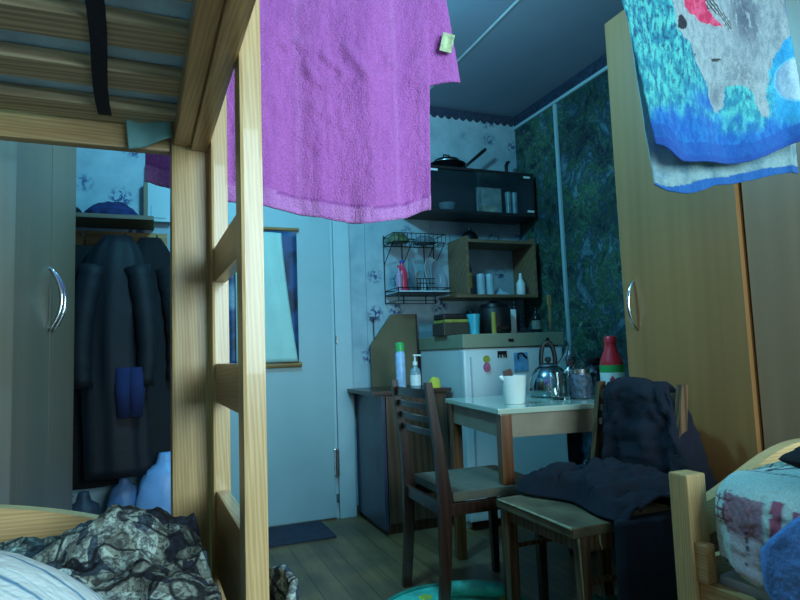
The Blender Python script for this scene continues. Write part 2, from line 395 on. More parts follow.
# quilt: crumpled heap
def quiltmat():
    m, nt, b = base('paisley_quilt'); v = coords(nt)
    n = node(nt, 'ShaderNodeTexNoise', Scale=7.0, Detail=2.0, Distortion=1.0); nt.links.new(v, n.inputs['Vector'])
    patch = ramp(nt, n.outputs['Fac'], [(.38, lin((34,36,50))), (.44, lin((112,116,106))), (.52, lin((148,158,150))), (.58, lin((60,72,84))), (.66, lin((164,182,182)))], 'CONSTANT')
    w = node(nt, 'ShaderNodeTexWave', Scale=13.0, Distortion=22.0, Detail=6.0)
    w.inputs['Detail Roughness'].default_value = .7; w.inputs['Detail Scale'].default_value = 1.8; nt.links.new(v, w.inputs['Vector'])
    fine = ramp(nt, w.outputs['Fac'], [(.1, (.35,.38,.42)), (.4, (.95,.95,.92)), (.9, (1.3,1.4,1.35))])
    n2 = node(nt, 'ShaderNodeTexNoise', Scale=70.0, Detail=3.0); nt.links.new(v, n2.inputs['Vector'])
    sp = ramp(nt, n2.outputs['Fac'], [(.4, (.55,.55,.6)), (.55, (1.1,)*3)])
    vo = node(nt, 'ShaderNodeTexVoronoi', Scale=9.0); vo.feature = 'DISTANCE_TO_EDGE'
    nd = node(nt, 'ShaderNodeTexNoise', Scale=6.0); nt.links.new(v, nd.inputs['Vector'])
    ad = node(nt, 'ShaderNodeMix'); ad.data_type = 'RGBA'; ad.blend_type = 'ADD'; ad.inputs[0].default_value = .5
    nt.links.new(v, ad.inputs[6]); nt.links.new(nd.outputs['Color'], ad.inputs[7]); nt.links.new(ad.outputs[2], vo.inputs['Vector'])
    ed = ramp(nt, vo.outputs['Distance'], [(.02, (.08,.09,.12)), (.05, (1,)*3)])
    a = patch
    for o in (fine, sp, ed):
        q = node(nt, 'ShaderNodeMix'); q.data_type = 'RGBA'; q.blend_type = 'MULTIPLY'; q.inputs[0].default_value = 1
        nt.links.new(a, q.inputs[6]); nt.links.new(o, q.inputs[7]); a = q.outputs[2]
    nt.links.new(a, b.inputs['Base Color']); b.inputs['Roughness'].default_value = .75
    bump(nt, b, w.outputs['Fac'], .25, .004); return m
QM = quiltmat()
def gs(x, y, cx, cy, rx, ry): return math.exp(-((x-cx)/rx)**2-((y-cy)/ry)**2)
def qh(x, y):
    h = .535+.150*sst(.62, .80, y)
    h += .058*gs(x, y, -.03, 1.03, .10, .10)+.055*gs(x, y, -.30, .84, .16, .10)
    h += .045*gs(x, y, -.16, .74, .05, .06)+.02*gs(x, y, .03, .83, .06, .05)
    h += .016*abs(fbm(x*1.0, y*1.6, 1, 6))+.012*fbm(x, y, 5, 13)
    h += .006*sin((x*1.0+y*.6+.15*fbm(x, y, 2, 3))*46)
    # sharp creases run across the heap
    h += .014*(1-abs(2*((x*.8+y*1.1+.10*fbm(x, y, 9, 4))*7 % 1)-1))
    e = sst(.119, .085, x+.01*fbm(y, x, 3, 9)); h = .505+(h-.505)*e
    e2 = sst(1.192, 1.12, y); h = .50+(h-.50)*e2
    return h
t = thing('quilt', 'crumpled dark grey patterned quilt heaped at the foot of the lower berth', 'quilt', (0,0,0), BR)
bm = BM(); grid(bm, 170, 130, lambda u, v: (lambda x, y: Vector((x, y, qh(x, y))))(-.74+.858*u, .62+.575*v))
link('cover', bm, QM, t, smooth=True, solid=.012, off=-1)
bm = BM()
def lobe(u, v):
    a = pi*u; n_ = fbm(u, v, 2, 5)*.012
    return Vector((.158+(.062*sin(a)**.8+n_)*(.55+.5*v), .87+.075*cos(a)+n_, .685-.03*(1-sin(a))-.22*v-.02*sin(a)*0))
grid(bm, 30, 30, lobe)
link('trailing_corner', bm, QM, t, smooth=True, solid=.012, sub=1)
# striped duvet in the near corner
def stripes():
    m, nt, b = base('striped_duvet'); v = coords(nt, (1,1,1), (0,0,R(24)))
    w = node(nt, 'ShaderNodeTexWave', Scale=8.5, Distortion=.8, Detail=1.0); w.bands_direction = 'Y'; nt.links.new(v, w.inputs['Vector'])
    c = ramp(nt, w.outputs['Fac'], [(.0, lin((96,146,176))), (.05, lin((214,226,226))), (.5, lin((222,232,228))), (.58, lin((186,212,220))), (.72, lin((222,232,230)))])
    nt.links.new(c, b.inputs['Base Color']); b.inputs['Roughness'].default_value = .8
    n = node(nt, 'ShaderNodeTexNoise', Scale=120.0); nt.links.new(v, n.inputs['Vector']); bump(nt, b, n.outputs['Fac'], .2); return m
def dh(x, y):
    h = .50+.385*math.exp(-((x+.20)/.24)**4*.5)*math.exp(-((y-.37)/.19)**4*.4)
    return h+.006*fbm(x, y, 4, 7)
bm = BM(); grid(bm, 90, 70, lambda u, v: (lambda x, y: Vector((x, y, dh(x, y))))(-.70+.78*u, .02+.60*v))
o = link('duvet', bm, stripes(), None, smooth=True, solid=.01, off=-1); o.rotation_euler.z = BR
tag(o, 'white duvet with thin blue stripes in the bottom left corner', 'duvet')

# ---------------------------------------------------------------- towels on the slanting line
rd = Vector((1, -.25, 0)).normalized()
def ropeP(x, z, off=0): return Vector((x, 1.435-.25*x, z))+Vector((.25, 1, 0)).normalized()*off
bm = BM()
pts = [ropeP(-.55+2.24*i/30, 2.05-.018*sin(pi*i/30)) for i in range(31)]
tube(bm, pts, .004, 8); o = link('clothesline', bm, plain('grey_cord', (150,150,150), .8), None, smooth=True)
tag(o, 'thin grey clothesline the bath towels hang over', 'line')
def towel(front, back, nu, nvf, fold, ztop):
    """one cloth folded over the line; front(u)->(x at bottom, x at top, z bottom)"""
    bm = BM()
    def f(u, v):
        if v < .52:
            t_ = v/.52; xb, xt, zb = front(u); z = zb+(ztop-zb)*t_; x = (xb+(xt-xb)*t_)*.984; z -= (z-.98)*.018*(1-t_)
            return ropeP(x, z, -.012-(fold(u, t_, 0)+.026)*(1-t_**6))
        if v < .56:
            t_ = (v-.52)/.04; xt = front(u)[1]; x2 = back(u)[1]
            return ropeP(xt+(x2-xt)*t_, ztop+.012*sin(pi*t_), -.012+.026*t_)
        t_ = (v-.56)/.44; xb, xt, zb = back(u); z = ztop+(zb-ztop)*t_; x = xt+(xb-xt)*t_
        return ropeP(x, z, .014+abs(fold(u, t_, 1))*t_)
    grid(bm, nu, nvf, f); return bm
def pf(u): return (-.012+.621*u+.0, -.03+.66*u, 1.381-.128*u**.9+.05*sst(.72, 1, u)+.015*sst(.9,1,u))
def pb(u): return (.10+.595*u, .07+.575*u, 1.60+.048*sst(.6, .98, u))
def pfold(u, t_, k):
    a = .010*sin(u*17+1.0+t_*1.2)+.006*sin(u*31+2)+.004*fbm(u*3, t_*2, 3, 3)
    wr = .010*max(0, fbm(u*2.4+t_*1.5, t_*3.4-u*2, 7, 2.2))*gs(u, t_, .55, .42, .35, .25)
    X_ = -.012+.621*u; zb = pf(u)[2]; Z_ = zb+(2.055-zb)*t_; cr = 0
    if k == 0:
        for (ax, az, bx, bz, hh) in ((.325, 1.665, .357, 1.62, .008), (.365, 1.69, .416, 1.64, .009), (.416, 1.71, .467, 1.63, .010), (.505, 1.70, .53, 1.66, .006), (.33, 1.612, .46, 1.628, .006), (.50, 1.655, .57, 1.672, .006), (.06, 1.50, .12, 1.47, .004)):
            L2 = (bx-ax)**2+(bz-az)**2; q = max(0, min(1, ((X_-ax)*(bx-ax)+(Z_-az)*(bz-az))/L2)); d_ = math.hypot(X_-ax-q*(bx-ax), Z_-az-q*(bz-az))
            cr += hh*math.exp(-(d_/.009)**2)*(.4+.6*sin(pi*(.15+.7*q)))
    return a*(.4+.6*(1-t_))+wr+cr+.003*fbm(u, t_, 1, 18)
PC, PH, PD = lin((200,112,200)), lin((214,142,216)), lin((168,86,176))
def pcol(co):
    x, z = co.x, co.z; u = max(0, min(1, (x+.012)/.625)); zb = pf(u)[2]; front = (co.y < 1.435-.25*x)
    c = PC
    if front and z-zb < .034: c = mixc(PC, PH, .9) if z-zb < .029 else PD
    rib = .5+.5*sin(x*420); c = mixc(c, PD, .15*rib)
    c = mixc(c, PD, .35*sst(.0, .5, fbm(x*2, z*.35, 1, 9)))
    for xs in (.30, .52):
        c = mixc(c, PH, .35*math.exp(-((x-xs)/.006)**2))
    return c
t = thing('bath_towel', 'pink-purple terry bath towel folded over the clothesline beside the bunk ladder', 'towel', (0,0,0))
tm = attrmat('purple_terry', .95, 260, .9, .006, .1)
link('cloth', towel(pf, pb, 170, 220, pfold, 2.055), tm, t, smooth=True, solid=.005, col=pcol)
bm = BM(); p = ropeP(.672, 1.74, -.0)
M_ = Matrix.Rotation(R(-14), 4, 'Z') @ Matrix.Rotation(R(14), 4, 'Y'); 
box(bm, -.015, .015, -.0015, .0015, -.024, .024, 0, Matrix.Translation(p+Vector((-.01,.0,0))) @ M_)
link('care_label', bm, plain('green_white_label', (176,196,150), .7, var=.4, nscale=60), t)

# wolf print towel; front layer ends higher than back layer
def wf(u):
    zb = 1.483-.042*sst(0, .16, u)+.0*u+.055*sst(.55, 1, u)
    return (1.173+.415*u, 1.085+.50*u, zb)
def wb(u): return (1.178+.415*u, 1.125+.46*u, 1.389-.022*sin(pi*min(1, u/.4))*(u < .4)+.037*sst(.4, 1, u))
def wfold(u, t_, k):
    return .012*sin(u*9+.5)*(1-t_)*.9+.016*sst(.72, .95, u)*sin(u*28+t_*2)+.006*sin(u*22+t_*3)+.003*fbm(u, t_, 1, 8)
WQ = dict(
  head=[(1.235,1.90),(1.24,1.83),(1.243,1.805),(1.262,1.772),(1.281,1.757),(1.296,1.71),(1.318,1.665),(1.330,1.625),(1.342,1.582),(1.356,1.575),(1.366,1.592),(1.374,1.640),(1.405,1.645),(1.432,1.630),(1.445,1.590),(1.450,1.562),(1.478,1.562),(1.474,1.62),(1.492,1.68),(1.512,1.74),(1.545,1.79),(1.575,1.83),(1.60,2.1),(1.235,2.1)],
  tongue=[(1.268,1.91),(1.292,1.845),(1.325,1.822),(1.372,1.800),(1.345,1.84),(1.325,1.91)],
  lip=[(1.325,1.905),(1.338,1.858),(1.372,1.822),(1.378,1.800),(1.395,1.800),(1.392,1.83),(1.36,1.865),(1.35,1.905)])
def wcol(co):
    x, z = co.x, co.z; front = co.y < 1.435-.25*x
    if front: x, z = x*1.016, .98+(z-.98)*1.018
    u = max(0, min(1, (x-1.14)/.45))
    if not front:
        zb = wb(u)[2]
        if z < zb+.018: return lin((28,96,168))
        c = mixc(lin((140,172,176)), lin((104,142,156)), sst(-.3, .6, fbm(x, z, 2, 14))); return c
    zb = wf(max(0, min(1, (x-1.173)/.415)))[2]
    nx = x+.006*fbm(x, z, 4, 30); nz = z+.006*fbm(x, z, 8, 30)
    g = .8*fbm(x*2.4, z*.8, 1, 30); g2 = fbm(x*2.2, z*.7, 6, 60)
    c = mixc(lin((40,140,160)), lin((86,196,190)), sst(-.3, .35, g))
    c = mixc(c, lin((14,58,110)), sst(.05, .40, g2)*.8*sst(1.5, 1.75, z+.12*fbm(x, z, 3, 6)))
    # deep blue band and pool of blue
    b = sst(1.60, 1.53, nz+.05*fbm(x, z, 12, 8)); b = max(b, gs(x, z, 1.31, 1.60, .05, .035))
    c = mixc(c, mixc(lin((18,92,176)), lin((30,120,190)), sst(-.3, .4, g)), b)
    if x > 1.47: c = mixc(c, lin((40,160,220)), sst(1.47, 1.52, x)*.8*sst(1.52, 1.58, z))
    if inpoly(nx, nz, WQ['head']):
        h = mixc(lin((158,176,180)), lin((132,152,160)), sst(-.3, .6, fbm(x*2.4, z*.8, 2, 40)))
        dk = lin((62,74,96))
        h = mixc(h, dk, .85*max(gs(x, z, 1.44, 1.84, .045, .10), gs(x, z, 1.56, 1.88, .035, .06))*sst(-.5, .1, fbm(x*3, z, 2, 30)+.25))
        h = mixc(h, lin((104,118,126)), .8*gs(x, z, 1.415, 1.68, .035, .05)*sst(-.4, .2, fbm(x*3, z*2, 5, 40)+.1))
        h = mixc(h, lin((96,104,116)), .7*gs(x, z, 1.350, 1.62, .010, .03))
        if ((nx-1.262)/.016)**2+((nz-1.812)/.020)**2 < 1: h = lin((28,34,48))
        if ((nx-1.352)/.014)**2+((nz-1.715)/.005)**2 < 1: h = lin((60,66,62))
        if ((nx-1.287)/.008)**2+((nz-1.725)/.006)**2 < 1: h = lin((50,60,70))
        if inpoly(nx, nz, WQ['lip']): h = lin((44,54,66)) if sin(x*900+z*500) < .6 else lin((190,205,205))
        if inpoly(nx, nz, WQ['tongue']): h = mixc(lin((206,44,92)), lin((232,90,130)), sst(-.2, .4, g))
        c = h
    r = math.hypot((x-1.545)/.040, (z-1.655)/.056)
    if r < 1: c = mixc(lin((176,208,220)), lin((70,124,170)), sst(.3, 1.4, 1-(x-1.505)/.05*.8+.3*g))
    elif r < 1.10: c = lin((110,190,220))
    if z-zb < .016: c = lin((24,78,160))
    elif z-zb < .05: c = mixc(c, lin((20,84,164)), .75)
    return c
t = thing('beach_towel', 'turquoise and blue wolf print towel hanging in front of the wardrobes', 'towel', (0,0,0))
link('cloth', towel(wf, wb, 260, 420, wfold, 2.045), attrmat('printed_velour', .9, 300, .45, .004, .15), t, smooth=True, solid=.005, col=wcol)

# ---------------------------------------------------------------- wardrobes
def arc_handle(bm, p, ax, out, h, r=.006, bulge=.035):
    """bow handle: p centre, vertical length h, bulging along out"""
    pts = []
    for i in range(17):
        a = i/16; s = sin(pi*a)
        pts.append(Vector(p)+Vector((0,0,1))*(a-.5)*h+Vector(out)*bulge*s**.75+Vector(ax)*0.01*s)
    rs = [r*(.75+.45*sin(pi*i/16)) for i in range(17)]
    tube(bm, pts, rs, 10)
def wardrobe(name, label, x0, x1, y0, y1, h, body, doors, hy, side, hz, edge=None, hand=True, hs=None):
    t = thing(name, label, 'wardrobe', ((x0+x1)/2, (y0+y1)/2, 0)); cx, cy = (x0+x1)/2, (y0+y1)/2
    X0, X1, Y0, Y1 = x0-cx, x1-cx, y0-cy, y1-cy
    bm = BM(); T = .018
    box(bm, X0, X1, Y0, Y0+T, 0, h, .001); box(bm, X0, X1, Y1-T, Y1, 0, h, .001)
    box(bm, X0, X1, Y0+T, Y1-T, h-T, h, .001); box(bm, X0, X1, Y0+T, Y1-T, .05, .05+T, .001)
    if side < 0: box(bm, X1-T, X1, Y0+T, Y1-T, .05, h, 0)
    else: box(bm, X0, X0+T, Y0+T, Y1-T, .05, h, 0)
    link('carcass', bm, body, t)
    xs = X0-T-.001 if side < 0 else X1+.001
    for i, (d0, d1) in enumerate(doors):
        bm = BM(); box(bm, xs, xs+T, d0-cy, d1-cy, .06, h-.002, .002); d = link('door', bm, edge or body, t)
        if hy[i] is not None:
            bm = BM(); arc_handle(bm, (xs if side < 0 else xs+T, hy[i]-cy, hz), (0, hs[i] if hs else 0, 0), (side, 0, 0), .19); link('handle', bm, chrome, d, smooth=True)
    return t
# right side: one light orange unit, then a browner one nearer the camera
wardrobe('wardrobe', 'tall orange-brown laminate wardrobe with one curved handle near the mural', 1.72, 2.28, 1.335, 1.88, 2.30, ward, [(1.338, 1.862)], [1.80], -1, 1.135)
wardrobe('wardrobe', 'darker brown laminate wardrobe behind the right bed and printed towel', 1.735, 2.28, .45, 1.33, 2.30, ward2, [(.453, .888), (.892, 1.326)], [None, None], -1, 1.1)
# left side, doors facing the room
wardrobe('wardrobe', 'dark brown double wardrobe at left with a pair of bow handles', XL+.01, -.32, 1.53, 2.641, 2.02, cabw, [(1.535, 2.063), (2.069, 2.637)], [2.035, 2.10], 1, 1.18)
wardrobe('wardrobe', 'narrow brown cupboard at the left picture edge beside the dark one', XL+.01, -.31, 1.31, 1.526, 2.02, ward2, [(1.313, 1.523)], [None], 1, 1.1)

# ---------------------------------------------------------------- coat rack and coats
t = thing('coat_rack', 'wall coat rack with shelf and wooden hook board by the door', 'coat rack', (-.15, YF, 1.5))
rw = wood('rack_board', (166,126,60), (130,96,42), 'x', 1.2, .5, 6)
bm = BM(); box(bm, -.69, .13, -.27, -.001, .235, .258, .003); link('shelf', bm, wood('rack_shelf_wood', (96,86,70), (70,60,48), 'x', 1.2, .5, 6), t)
bm = BM(); box(bm, -.69, .20, -.020, -.001, .03, .215, .003); link('hook_board', bm, rw, t)
for hx in (-.22, -.02, .145):
    bm = BM(); tube(bm, [(hx, -.022, .15), (hx, -.055, .12), (hx, -.07, .09), (hx, -.055, .065), (hx, -.09, .075)], .005, 8); tube(bm, [(hx, -.022, .15), (hx, -.04, .18), (hx, -.08, .19)], .005, 8)
    link('hook', bm, steel, t, smooth=True)
def coat(x, y, ztop, w, d, zbot, label, mat, seed, open_=0, name='coat', cat='coat', hood=True):
    t = thing(name, label, cat, (x, y, zbot), 0)
    H_ = ztop-zbot; rings = []; N = 40
    for j in range(26):
        v = j/25; z = H_*v
        sh = 1.0
        if v > .84: sh = math.cos((v-.84)/.16*1.35)**.55
        ww = w*(.96+.10*(1-v))*sh; dd = d*(.85+.3*sin(v*2.6))*max(.35, sh); ring = []
        for k in range(N):
            a = 2*pi*k/N; f = 1+.07*sin(5*a+seed+v*2)*(1-v)+.05*sin(9*a+seed*2)+.06*fbm(cos(a), v*2, seed, 1.7)
            ring.append(Vector((ww*cos(a)*f+.01*sin(v*5+seed), dd*sin(a)*f, z)))
        rings.append(ring)
    bm = BM(); loft(bm, rings); link('body', bm, mat, t, smooth=True)
    for s in (-1, 1):
        bm = BM(); n = 14; pts = []; rs = []
        for i in range(n):
            v = i/(n-1)
            pts.append((s*(w*.70+.05*sin(v*2.2)), -d*.75-.015*sin(v*3), H_*(.88-.02)-.60*v*min(1, H_/1.1)))
            rs.append(.062-.018*v+.004*sin(v*31+seed))
        tube(bm, pts, rs, 14); link('sleeve', bm, mat, t, smooth=True)
    if hood:
        bm = BM()
        for i in range(1): pass
        rings = []
        for j in range(10):
            v = j/9; r = .10*sin(.45+v*2.4)
            rings.append([Vector((1.05*r*cos(2*pi*k/20)*(1+.05*sin(3*k)), -.02-.02*sin(v*3)+.62*r*sin(2*pi*k/20), H_*.86+.20*v*.9)) for k in range(20)])
        loft(bm, rings); link('hood', bm, mat, t, smooth=True)
    return t
coat(-.36, 3.535, 1.61, .14, .055, .36, 'black coat hanging leftmost on the rack, half hidden by the wardrobe', plain('black_wool', (9,9,13), .95, bmp=.3, bscale=90), 1, hood=False)
coat(-.20, 3.405, 1.645, .145, .075, .42, 'dark navy jacket in the middle of the coat rack', plain('dark_navy_nylon', (8,10,20), .7, var=.2, bmp=.2, bscale=30), 2, hood=False)
coat(-.045, 3.535, 1.665, .125, .055, .40, 'black jacket hanging rightmost on the rack, nearest the door', blackcloth, 3.3, hood=False)
t = thing('trousers', 'blue jeans hanging low between the dark coats', 'trousers', (-.13, 3.33, .72))
bm = BM()
for s in (-1, 1):
    tube(bm, [(s*.026, 0, .24), (s*.03, -.01, .12), (s*.024, 0, .0)], [.042, .04, .036], 14)
link('leg', bm, plain('denim_dark_blue', (20,30,72), .9, bmp=.3, bscale=200), t, smooth=True)
# bags under the coats
def sack(name, label, cat, loc, rx, ry, h, mat, seed, tie=True):
    t = thing(name, label, cat, loc); rings = []
    for j in range(20):
        v = j/19; r = (sin(pi*min(1, .12+v*.80))**.55)*(1-.25*v); 
        if v > .86: r *= .55
        rings.append([Vector((rx*r*cos(2*pi*k/36)*(1+.10*fbm(cos(2*pi*k/36)*2, sin(2*pi*k/36)*2, seed+v*3)), ry*r*sin(2*pi*k/36)*(1+.10*fbm(cos(k), v*3, seed)), h*v)) for k in range(36)])
    bm = BM(); loft(bm, rings); link('body', bm, mat, t, smooth=True)
    if tie:
        bm = BM()
        for s in (-1, 1): tube(bm, [(s*rx*.15, 0, h*.93), (s*rx*.35, -.02, h*.99), (s*rx*.5, -.04, h*.93), (s*rx*.3, -.05, h*.84)], .006, 8)
        link('handle', bm, mat, t, smooth=True)
    return t
bagblue = plain('pale_blue_bag', (110,150,196), .4, var=.15, nscale=6, bmp=.6, bscale=12)
sack('bag', 'pale blue bag standing on the floor under the coats', 'bag', (.04, 3.40, 0), .17, .11, .52, bagblue, 3, False)
sack('bag', 'grey-blue bag on the floor left of the pale blue one', 'bag', (-.16, 3.46, 0), .10, .09, .42, plain('slate_bag', (70,100,140), .5, var=.15, bmp=.6, bscale=12), 5, False)
sack('bag', 'black bag on the floor beside the left wardrobe', 'bag', (-.32, 3.2, 0), .11, .10, .40, plain('charcoal_bag', (34,40,52), .6, bmp=.4, bscale=14), 8, False)
# hats on the rack shelf
def lump(name, label, cat, loc, rx, ry, h, mat, seed, n=(48,24), group=None, rough=.16):
    bm = BM()
    def f(u, v):
        a = 2*pi*u; b_ = v*pi/2; r = cos(b_)**.6; k = 1+rough*fbm(cos(a)*1.5, sin(a)*1.5, seed+v*2)
        return Vector((rx*r*cos(a)*k, ry*r*sin(a)*k, h*sin(b_)*(1+rough*fbm(cos(a)*r*2, sin(a)*r*2, seed+3))))
    vs = grid(bm, n[0], n[1], f, closed=True)
    bm.faces.new(vs[0][::-1])
    bmesh.ops.remove_doubles(bm, verts=bm.verts, dist=.0004)
    o = link(name, bm, mat, None, loc, smooth=True); return tag(o, label, cat, group)
lump('cap', 'folded navy blue cap lying on the coat rack shelf', 'hat', (-.23, 3.52, 1.7585), .125, .09, .085, plain('navy_knit', (30,40,84), .9, var=.4, nscale=18, bmp=.5, bscale=60), 2)
lump('scarf', 'black scarf lying at the left end of the coat rack shelf', 'scarf', (-.44, 3.52, 1.7585), .07, .09, .06, blackcloth, 4)
# pale panel on the wall above the rack
t = thing('fuse_box', 'pale blue painted box on the wall above the coat rack', 'box', (.02, YF, 1.775))
bm = BM(); box(bm, -.075, .05, -.06, -.001, 0, .34, .004); link('body', bm, framep, t)
bm = BM(); box(bm, -.095, -.076, -.07, -.001, -.01, .22, .002); link('side_batten', bm, wood('grey_batten', (112,100,76), (90,80,60), 'z', 1, .6), t)
bm = BM(); box(bm, -.055, .02, -.066, -.0605, .02, .09, .002); link('cover_plate', bm, framep, t)
bm = BM(); tube(bm, [(-.06, -.064, .33), (-.04, -.07, .29), (-.02, -.066, .31), (-.01, -.064, .335)], .003, 6); link('wire', bm, blackp, t)
# door mat
bm = BM(); box(bm, .22, .90, 3.27, 3.612, 0, .012, .004); o = link('doormat', bm, plain('slate_mat', (44,50,66), .95, var=.3, nscale=40, bmp=.8, bscale=160)); tag(o, 'dark slate doormat on the floorboards before the door', 'mat')

# ---------------------------------------------------------------- low cabinet with tilted back panel
t = thing('low_cabinet', 'dark brown low cabinet against the far wall left of the fridge', 'cabinet', (1.35, 3.4, 0))
side = plain('cabinet_side_blue_shade', (52,58,78), .35, var=.1, coat=.2)  # wooden side; its dim bluish lighting is put into the colour
lw = wood('cabinet_front_wood', (84,64,46), (56,40,28), 'z', 1.2, .4, 8)
bm = BM(); box(bm, -.205, -.185, -.24, .24, .03, .755, .002); link('side_panel', bm, side, t)
bm = BM(); box(bm, -.184, .20, -.225, .24, .05, .755, .002); box(bm, -.185, .20, -.215, .24, 0, .05); link('body', bm, lw, t)
bm = BM(); box(bm, -.180, .19, -.243, -.226, .06, .745, .003); d = link('door', bm, lw, t)
bm = BM(); box(bm, -.26, .218, -.26, .245, .7555, .778, .003); link('top', bm, darkwx, t)
t = thing('back_panel', 'olive brown board with a cut corner standing behind the low cabinet', 'board', (1.46, 3.62, .7785))
bm = BM(); prism(bm, [(-.21, 0, 0), (-.21, 0, .26), (-.06, 0, .46), (.115, 0, .46), (.115, 0, 0)], (0, .018, 0))
link('board', bm, plain('olive_board', (92,84,60), .55, var=.1), t)
bm = BM(); tube(bm, [(.11, -.0, .46), (.116, -.004, 0)], .006, 6); link('edge_strip', bm, darkw, t)
# things on it
t = thing('spray_can', 'tall pale blue spray can with a green cap on the low cabinet', 'can', (1.285, 3.21, .7785))
bm = BM(); lathe(bm, [(.026, 0), (.028, .01), (.028, .20), (.022, .218)]); link('body', bm, plain('pale_label_blue', (150,182,214), .3, var=.25, nscale=30), t, smooth=50)
bm = BM(); lathe(bm, [(.0255, .0), (.026, .04), (.022, .05)]); link('cap', bm, plain('green_cap', (60,170,90), .35), t, loc=(0,0,.2185), smooth=50)
t = thing('soap_dispenser', 'clear soap bottle with white pump on the low cabinet', 'bottle', (1.375, 3.21, .7785))
bm = BM(); lathe(bm, [(.028, 0), (.031, .01), (.031, .09), (.026, .112), (.012, .125), (.012, .135)]); link('bottle', bm, plain('soap_clear', (170,200,210), .2, trans=.5), t, smooth=50)
bm = BM(); lathe(bm, [(.0315, .02), (.0318, .08)], capb=False, capt=False); link('label', bm, whitep, t, smooth=True)
bm = BM(); lathe(bm, [(.014, .1355), (.014, .155), (.005, .158), (.005, .185), (.011, .187), (.011, .197)]); tube(bm, [(0,0,.192), (.035,-.01,.190)], .005, 8); link('pump', bm, whitep, t, smooth=50)
lump('cleaning_cloth', 'crumpled yellow cleaning cloth at the right end of the low cabinet', 'cloth', (1.49, 3.20, .7785), .035, .03, .06, plain('yellow_sponge', (196,190,70), .9, bmp=.6, bscale=60), 6)

# ---------------------------------------------------------------- fridge
t = thing('refrigerator', 'white small refrigerator with magnets behind the table', 'refrigerator', (1.92, 3.3, 0))
bm = BM(); box(bm, -.335, .325, -.245, .30, .04, 1.0, .008)
for sx in (-.3, .29):
    for sy in (-.2, .25): lathe(bm, [(.018, 0), (.018, .05)], (sx, sy, 0), 12)
link('body', bm, enamel, t)
bm = BM(); box(bm, -.338, .328, -.30, -.2455, .05, .995, .012); d = link('door', bm, enamel, t)
bm = BM(); box(bm, -.345, .335, -.31, .30, 1.0005, 1.078, .004); link('top_panel', bm, trimgrey, t)
bm = BM(); box(bm, -.05, -.015, -.3125, -.3105, 1.028, 1.045); link('badge', bm, blackp, t); bm = BM(); box(bm, .21, .228, -.3125, -.3105, 1.03, 1.045); link('badge', bm, blackp, t)
bm = BM(); box(bm, -.30, -.292, -.306, -.3005, .10, .95, .002); link('door_seam', bm, plain('seam_blue', (140,170,186), .4), t)
FY = 2.998
def magnet(label, pts, mat, name='fridge_magnet'):
    bm = BM(); cx = sum(p[0] for p in pts)/len(pts); cz = sum(p[1] for p in pts)/len(pts)
    prism(bm, [(x-cx, 0, z-cz) for x, z in pts], (0, -.006, 0)); o = link(name, bm, mat, None, (cx, 2.9985, cz)); return tag(o, label, 'magnet')
def circ(cx, cz, r, n=14, sx=1): return [(cx+r*sx*cos(2*pi*k/n), cz+r*sin(2*pi*k/n)) for k in range(n)]
t = thing('fridge_magnet', 'small figure magnet in yellow and pink on the fridge door', 'magnet', (1.724, 2.999, .90))
bm = BM(); prism(bm, [(x, 0, z) for x, z in circ(0, .035, .02)], (0, -.008, 0)); link('head', bm, plain('magnet_yellow', (150,150,50), .5), t)
bm = BM(); prism(bm, [(x, 0, z) for x, z in circ(0, -.012, .027, sx=.8)], (0, -.009, 0)); link('body', bm, plain('magnet_pink', (170,90,120), .5, var=.3, nscale=50), t)
t = thing('fridge_magnet', 'blue photo magnet with a dark loop on the fridge door', 'magnet', (1.952, 2.999, .91))
bm = BM(); box(bm, -.046, .046, -.003, 0, -.055, .055, 0); link('card', bm, plain('magnet_photo_blue', (90,150,190), .4, var=.35, nscale=24), t)
bm = BM(); tube(bm, [(.02*cos(a)*1.1-.0, -.006, .035+.016*sin(a)) for a in [i*pi/6 for i in range(-1, 8)]]+[(-.02,-.006,.015)], .005, 6); tube(bm, [(.015,-.006,.04), (.04,-.006,.02)], .006, 6); link('loop', bm, blackp, t)
t = thing('fridge_magnet', 'little dark animal magnet at the top of the fridge door', 'magnet', (1.829, 2.999, .963))
bm = BM(); box(bm, -.03, .03, -.005, 0, -.008, .014, .002)
for lx in (-.026, -.008, .012, .026): box(bm, lx-.004, lx+.004, -.005, 0, -.024, -.008)
link('shape', bm, blackp, t)

# items on the fridge
TZ = 1.0785
t = thing('carton', 'dark box and packets stacked on the left of the fridge top', 'box', (1.635, 3.25, TZ))
bm = BM(); box(bm, -.085, .085, -.08, .08, 0, .075, .006); link('box', bm, plain('dark_carton', (50,48,40), .5, var=.3), t)
bm = BM(); box(bm, -.075, .08, -.075, .075, .0755, .095, .006); link('yellow_packet', bm, plain('yellow_pack', (140,142,60), .5, var=.3, nscale=30), t)
bm = BM(); box(bm, -.08, .075, -.07, .07, .0955, .13, .012); link('black_packet', bm, blackp, t)
t = thing('plastic_cup', 'turquoise plastic cup standing on the fridge', 'cup', (1.765, 3.2, TZ))
bm = BM(); lathe(bm, [(.032, 0), (.042, .125), (.038, .125), (.029, .006)]); link('cup', bm, plain('turquoise_plastic', (60,170,186), .35), t, smooth=50)
t = thing('multicooker', 'black kitchen appliance with a bowed lid on the fridge', 'appliance', (1.925, 3.22, TZ))
bm = BM(); lathe(bm, [(.09, 0), (.098, .02), (.098, .15), (.088, .165)], n=32); link('body', bm, blackp, t, smooth=50)
bm = BM(); lathe(bm, [(.09, .166), (.085, .185), (.05, .20), (.02, .205)], n=32); link('lid', bm, blackiron, t, smooth=50)
bm = BM(); box(bm, -.03, .03, -.012, .012, .2055, .228, .005); link('knob', bm, blackp, t); bm = BM(); box(bm, -.035, .035, -.104, -.096, .03, .045, .002); link('badge', bm, plain('dark_bronze', (70,50,44), .3, metal=.4), t)
